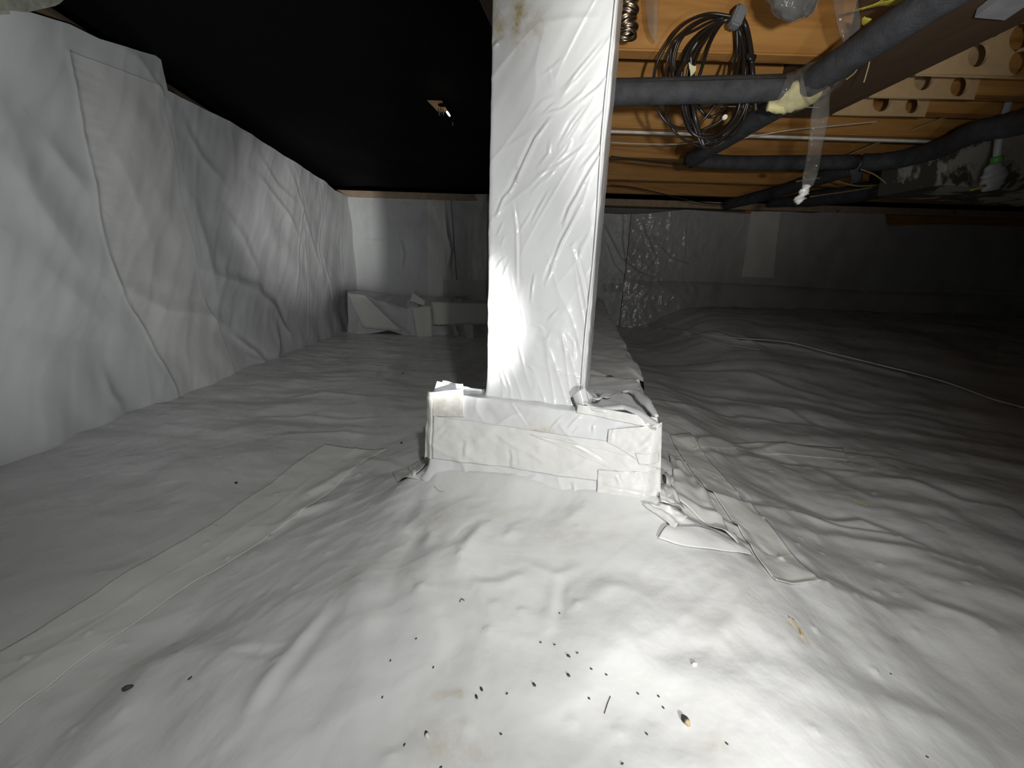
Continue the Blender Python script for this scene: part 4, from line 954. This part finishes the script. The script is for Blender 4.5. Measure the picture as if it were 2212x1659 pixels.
tube([atY(977, 262, Yg-.01), atY(979, 271, Yg-.01)], [.001, .0028], 'bright_lead', M['metal'], wk, 6, 2)
pl = bpy.data.lights.new('work_lamp', 'POINT'); pl.energy = .012; pl.color = (1, .85, .55); pl.shadow_soft_size = .01
po = bpy.data.objects.new('work_lamp', pl); COL.objects.link(po); po.location = V(atY(949, 228, Yg-.035))
# ---- crusty foam board in the top left corner
cq = [(-160,-22),(168,-22),(130,12),(60,28),(0,33),(-160,60)]
P_ = [atX(a, b, XL+.008) for a, b in cq]
bm = bmesh.new(); f = bm.faces.new([bm.verts.new(V(p_)) for p_ in P_]); r_ = bmesh.ops.extrude_face_region(bm, geom=[f])
for v in [g for g in r_['geom'] if isinstance(g, bmesh.types.BMVert)]: v.co.x -= .05
bmesh.ops.bevel(bm, geom=bm.edges[:], offset=.006, segments=2, affect='EDGES')
o = from_bm(bm, 'foam_block', M['plaster']); tag(o, 'crusty pale foam block tucked above the left wall liner in the top corner', 'foam block')
# ================================================================== THINGS LYING ON THE LINER
o = floor_patch([(1448,940),(1475,990),(1520,1055),(1565,1110),(1610,1175),(1640,1225),(1673,1268)], [(1490,938),(1530,992),(1570,1040),(1630,1110),(1680,1170),(1730,1230),(1768,1277)], 26, 170, .0022, 'seam_tape', M['tapedull'],
    curl=lambda u, v: .0012*np.exp(-u/.06)+.0012*np.exp(-(1-u)/.06)+.003*sst(.96, 1, v)); tag(o, 'long loose strip of translucent tape lying on the floor right of the footing', 'tape')
o = floor_patch([(1440,1082),(1452,1060),(1450,1020),(1446,985)], [(1600,1200),(1560,1140),(1510,1060),(1470,1000)], 30, 50, .0035, 'liner_gusset', M['tapedull'],
    curl=lambda u, v: .004*np.sin(u*9)*.5); tag(o, 'creased gusset of liner spreading from the right foot corner', 'liner piece')
o = floor_patch([(1440,1150),(1500,1160),(1560,1180),(1600,1196)], [(1420,1172),(1480,1190),(1560,1208),(1622,1214)], 16, 60, .004, 'liner_fold', M['floor'],
    curl=lambda u, v: .0035*np.sin(np.pi*u)); tag(o, 'rolled fold of liner pointing right from below the footing corner', 'liner piece')
o = floor_patch([(703,958),(660,985),(600,1030),(520,1085),(420,1150),(300,1215),(170,1300),(0,1405),(-120,1480)], [(838,968),(780,1000),(720,1055),(640,1120),(520,1200),(390,1270),(250,1370),(60,1520),(-60,1620)], 34, 260, .0016, 'seam_tape', M['tapedull'],
    curl=lambda u, v: .0022*np.exp(-u/.05)*(1-v)+.0010*np.exp(-(1-u)/.05)+.0012*np.exp(-((u-.5)/.02)**2)); tag(o, 'wide taped seam running from left of the footing to the lower left corner', 'tape')
o = floor_patch([(1510,948),(1600,954),(1700,960),(1820,972)], [(1500,968),(1600,974),(1700,981),(1830,996)], 14, 80, .0016, 'seam_tape', M['tapedull']); tag(o, 'narrow stained tape strip leading straight right from the footing', 'tape')
def crumb(px, py, L, Wd, ang_, name, mat, label, cat, group=None, hook=0):
    p_ = floor_pts(px, py, Wd*.35); bm = bmesh.new(); bmesh.ops.create_icosphere(bm, subdivisions=2, radius=1)
    for v in bm.verts:
        c = v.co; n_ = 1+.25*float(gn(np.array([c.x*2+px]), np.array([c.y*2+c.z*1.7+py]), 3)[0]); v.co = Vector((c.x*L/2*n_, c.y*Wd/2*n_, c.z*Wd/2*n_))
    bm.transform(Matrix.Translation(V(p_)) @ Matrix.Rotation(math.radians(ang_), 4, 'Z'))
    o = from_bm(bm, name, M[mat], None, True); return tag(o, label, cat, group)
CR = [(413,1476,70),(1228,1417,-40),(1228,1458,-45),(1154,1480,-50),(1040,1488,-60),(1029,1505,-60),(826,1509,80),(844,1435,80),(1209,1319,-50),(936,1442,70),(1425,1490,-50),(1436,1512,-50),(1277,1446,-30),(1310,1454,-30),(1573,1596,-45),(1400,1570,-45),
      (1273,1503,-30),(1082,1583,-30),(1380,1486,-40),(873,1605,60),(1168,1385,0),(899,1386,30),(952,1654,30),(1095,1497,40),(1198,1390,10),(1247,1412,20),(1346,1640,20),(1925,1454,-30),(2010,1620,-20),(1985,1660,-10)]
for i_, (a, b, an) in enumerate(CR):
    big = i_ < 6
    lab = ['lone dark elongated crumb on the liner at lower left', 'larger dark crumb, farther of the pair in line below the vertical crease', 'larger dark crumb, nearer of the pair in line below the vertical crease',
           'larger dark crumb left of and below the aligned pair of crumbs', 'dark crumb beside another just right of the brown smear', 'dark crumb just below another right of the brown smear'][i_] if big else 'one of many tiny dark specks scattered on the white liner in front of the footing'
    crumb(a, b, .0042 if big else .0024, .0021 if big else .0014, an, 'dark_crumb', 'crumb', lab, 'crumb', 'dark crumbs on the liner')
crumb(281, 1505, .009, .005, 20, 'dirt_clump', 'crumb', 'brown clump of dirt on the liner at lower left', 'dirt')
tg = empty('twig_stub', floor_pts(1484, 1545), 'dark stub with a pale split end lying on the liner at lower right', 'debris')
a_ = floor_pts(1478, 1532, .003); b_ = floor_pts(1486, 1546, .003); c_ = floor_pts(1493, 1556, .003)
tube([a_, (a_+b_)/2, b_], [.0006, .0022, .0026], 'dark_husk', M['crumb'], tg, 8, 4); tube([b_, c_], [.0026, .0010], 'pale_end', M['straw'], tg, 8, 3)
tg = empty('twig_stub', floor_pts(921, 1586), 'small dark stub with a pale tip near the bottom edge, left of centre', 'debris')
a_ = floor_pts(920, 1580, .002); b_ = floor_pts(922, 1587, .002); c_ = floor_pts(925, 1595, .002)
tube([a_, b_], [.001, .0018], 'dark_husk', M['crumb'], tg, 8, 3); tube([b_, c_], [.0018, .0007], 'pale_end', M['white'], tg, 8, 3)
def stalk(pp, r, mat, label, cat='straw', name='straw'):
    o = tube([floor_pts(a, b, r*1.2) for a, b in pp], r, name, M[mat], None, 6, 6); tag(o, label, cat)
stalk([(938,1054),(946,1061),(958,1064)], .0005, 'straw', 'short curved reddish fibre just below the taped footing', 'fibre', 'fibre')
stalk([(993,1303),(997,1297),(1003,1300)], .0005, 'crumb', 'tiny curled dark fibre left of the short vertical crease', 'fibre', 'fibre')
stalk([(1704,1336),(1722,1356),(1738,1378)], .0010, 'straw', 'long golden straw sliver at the end of the loose tape strip')
stalk([(1712,1340),(1726,1362),(1730,1374)], .0008, 'straw', 'shorter straw sliver crossing the longer one near the loose tape strip')
stalk([(1840,1083),(1856,1090),(1872,1096)], .0008, 'yellow', 'thin yellow sliver lying on the dark ripples at right')
stalk([(1320,1494),(1314,1508),(1307,1530)], .00035, 'crumb', 'thin line of grey grit trailing toward the bottom edge', 'debris', 'grit_line')
stalk([(1478,998),(1500,1010),(1525,1020),(1550,1026)], .0007, 'white', 'bright thin thread crossing the loose tape strip beside the footing', 'fibre', 'thread')
o = crumb(1502, 1427, .0055, .0028, 10, 'white_chip', 'white', 'small square white chip on the liner at lower right', 'chip')
for a, b, lab in ((870,806,'black speck alone on the dark floor behind the footing'),(867,957,'black speck in the post shadow left of the footing'),(510,1043,'pale brown crumb beside the taped seam at left')):
    crumb(a, b, .006, .005, 30, 'speck', 'crumb', lab, 'speck')

for pp, r, lab in (([(1405,708),(1500,722),(1600,735),(1700,745),(1800,770),(1900,795),(2030,830),(2140,868),(2212,895),(2300,930)], .0042, 'long thin raised seam curving across the dark floor at right'),
                   ([(1440,722),(1500,734),(1570,744),(1640,760)], .0030, 'short raised seam beside the start of the long dark-floor seam')):
    P_ = np.array([floor_pts(a, b, .010) for a, b in pp]); tag(tube(P_, r, 'raised_seam', M['tape'], None, 8, 8, flat=.6, wob=.15), lab, 'seam')
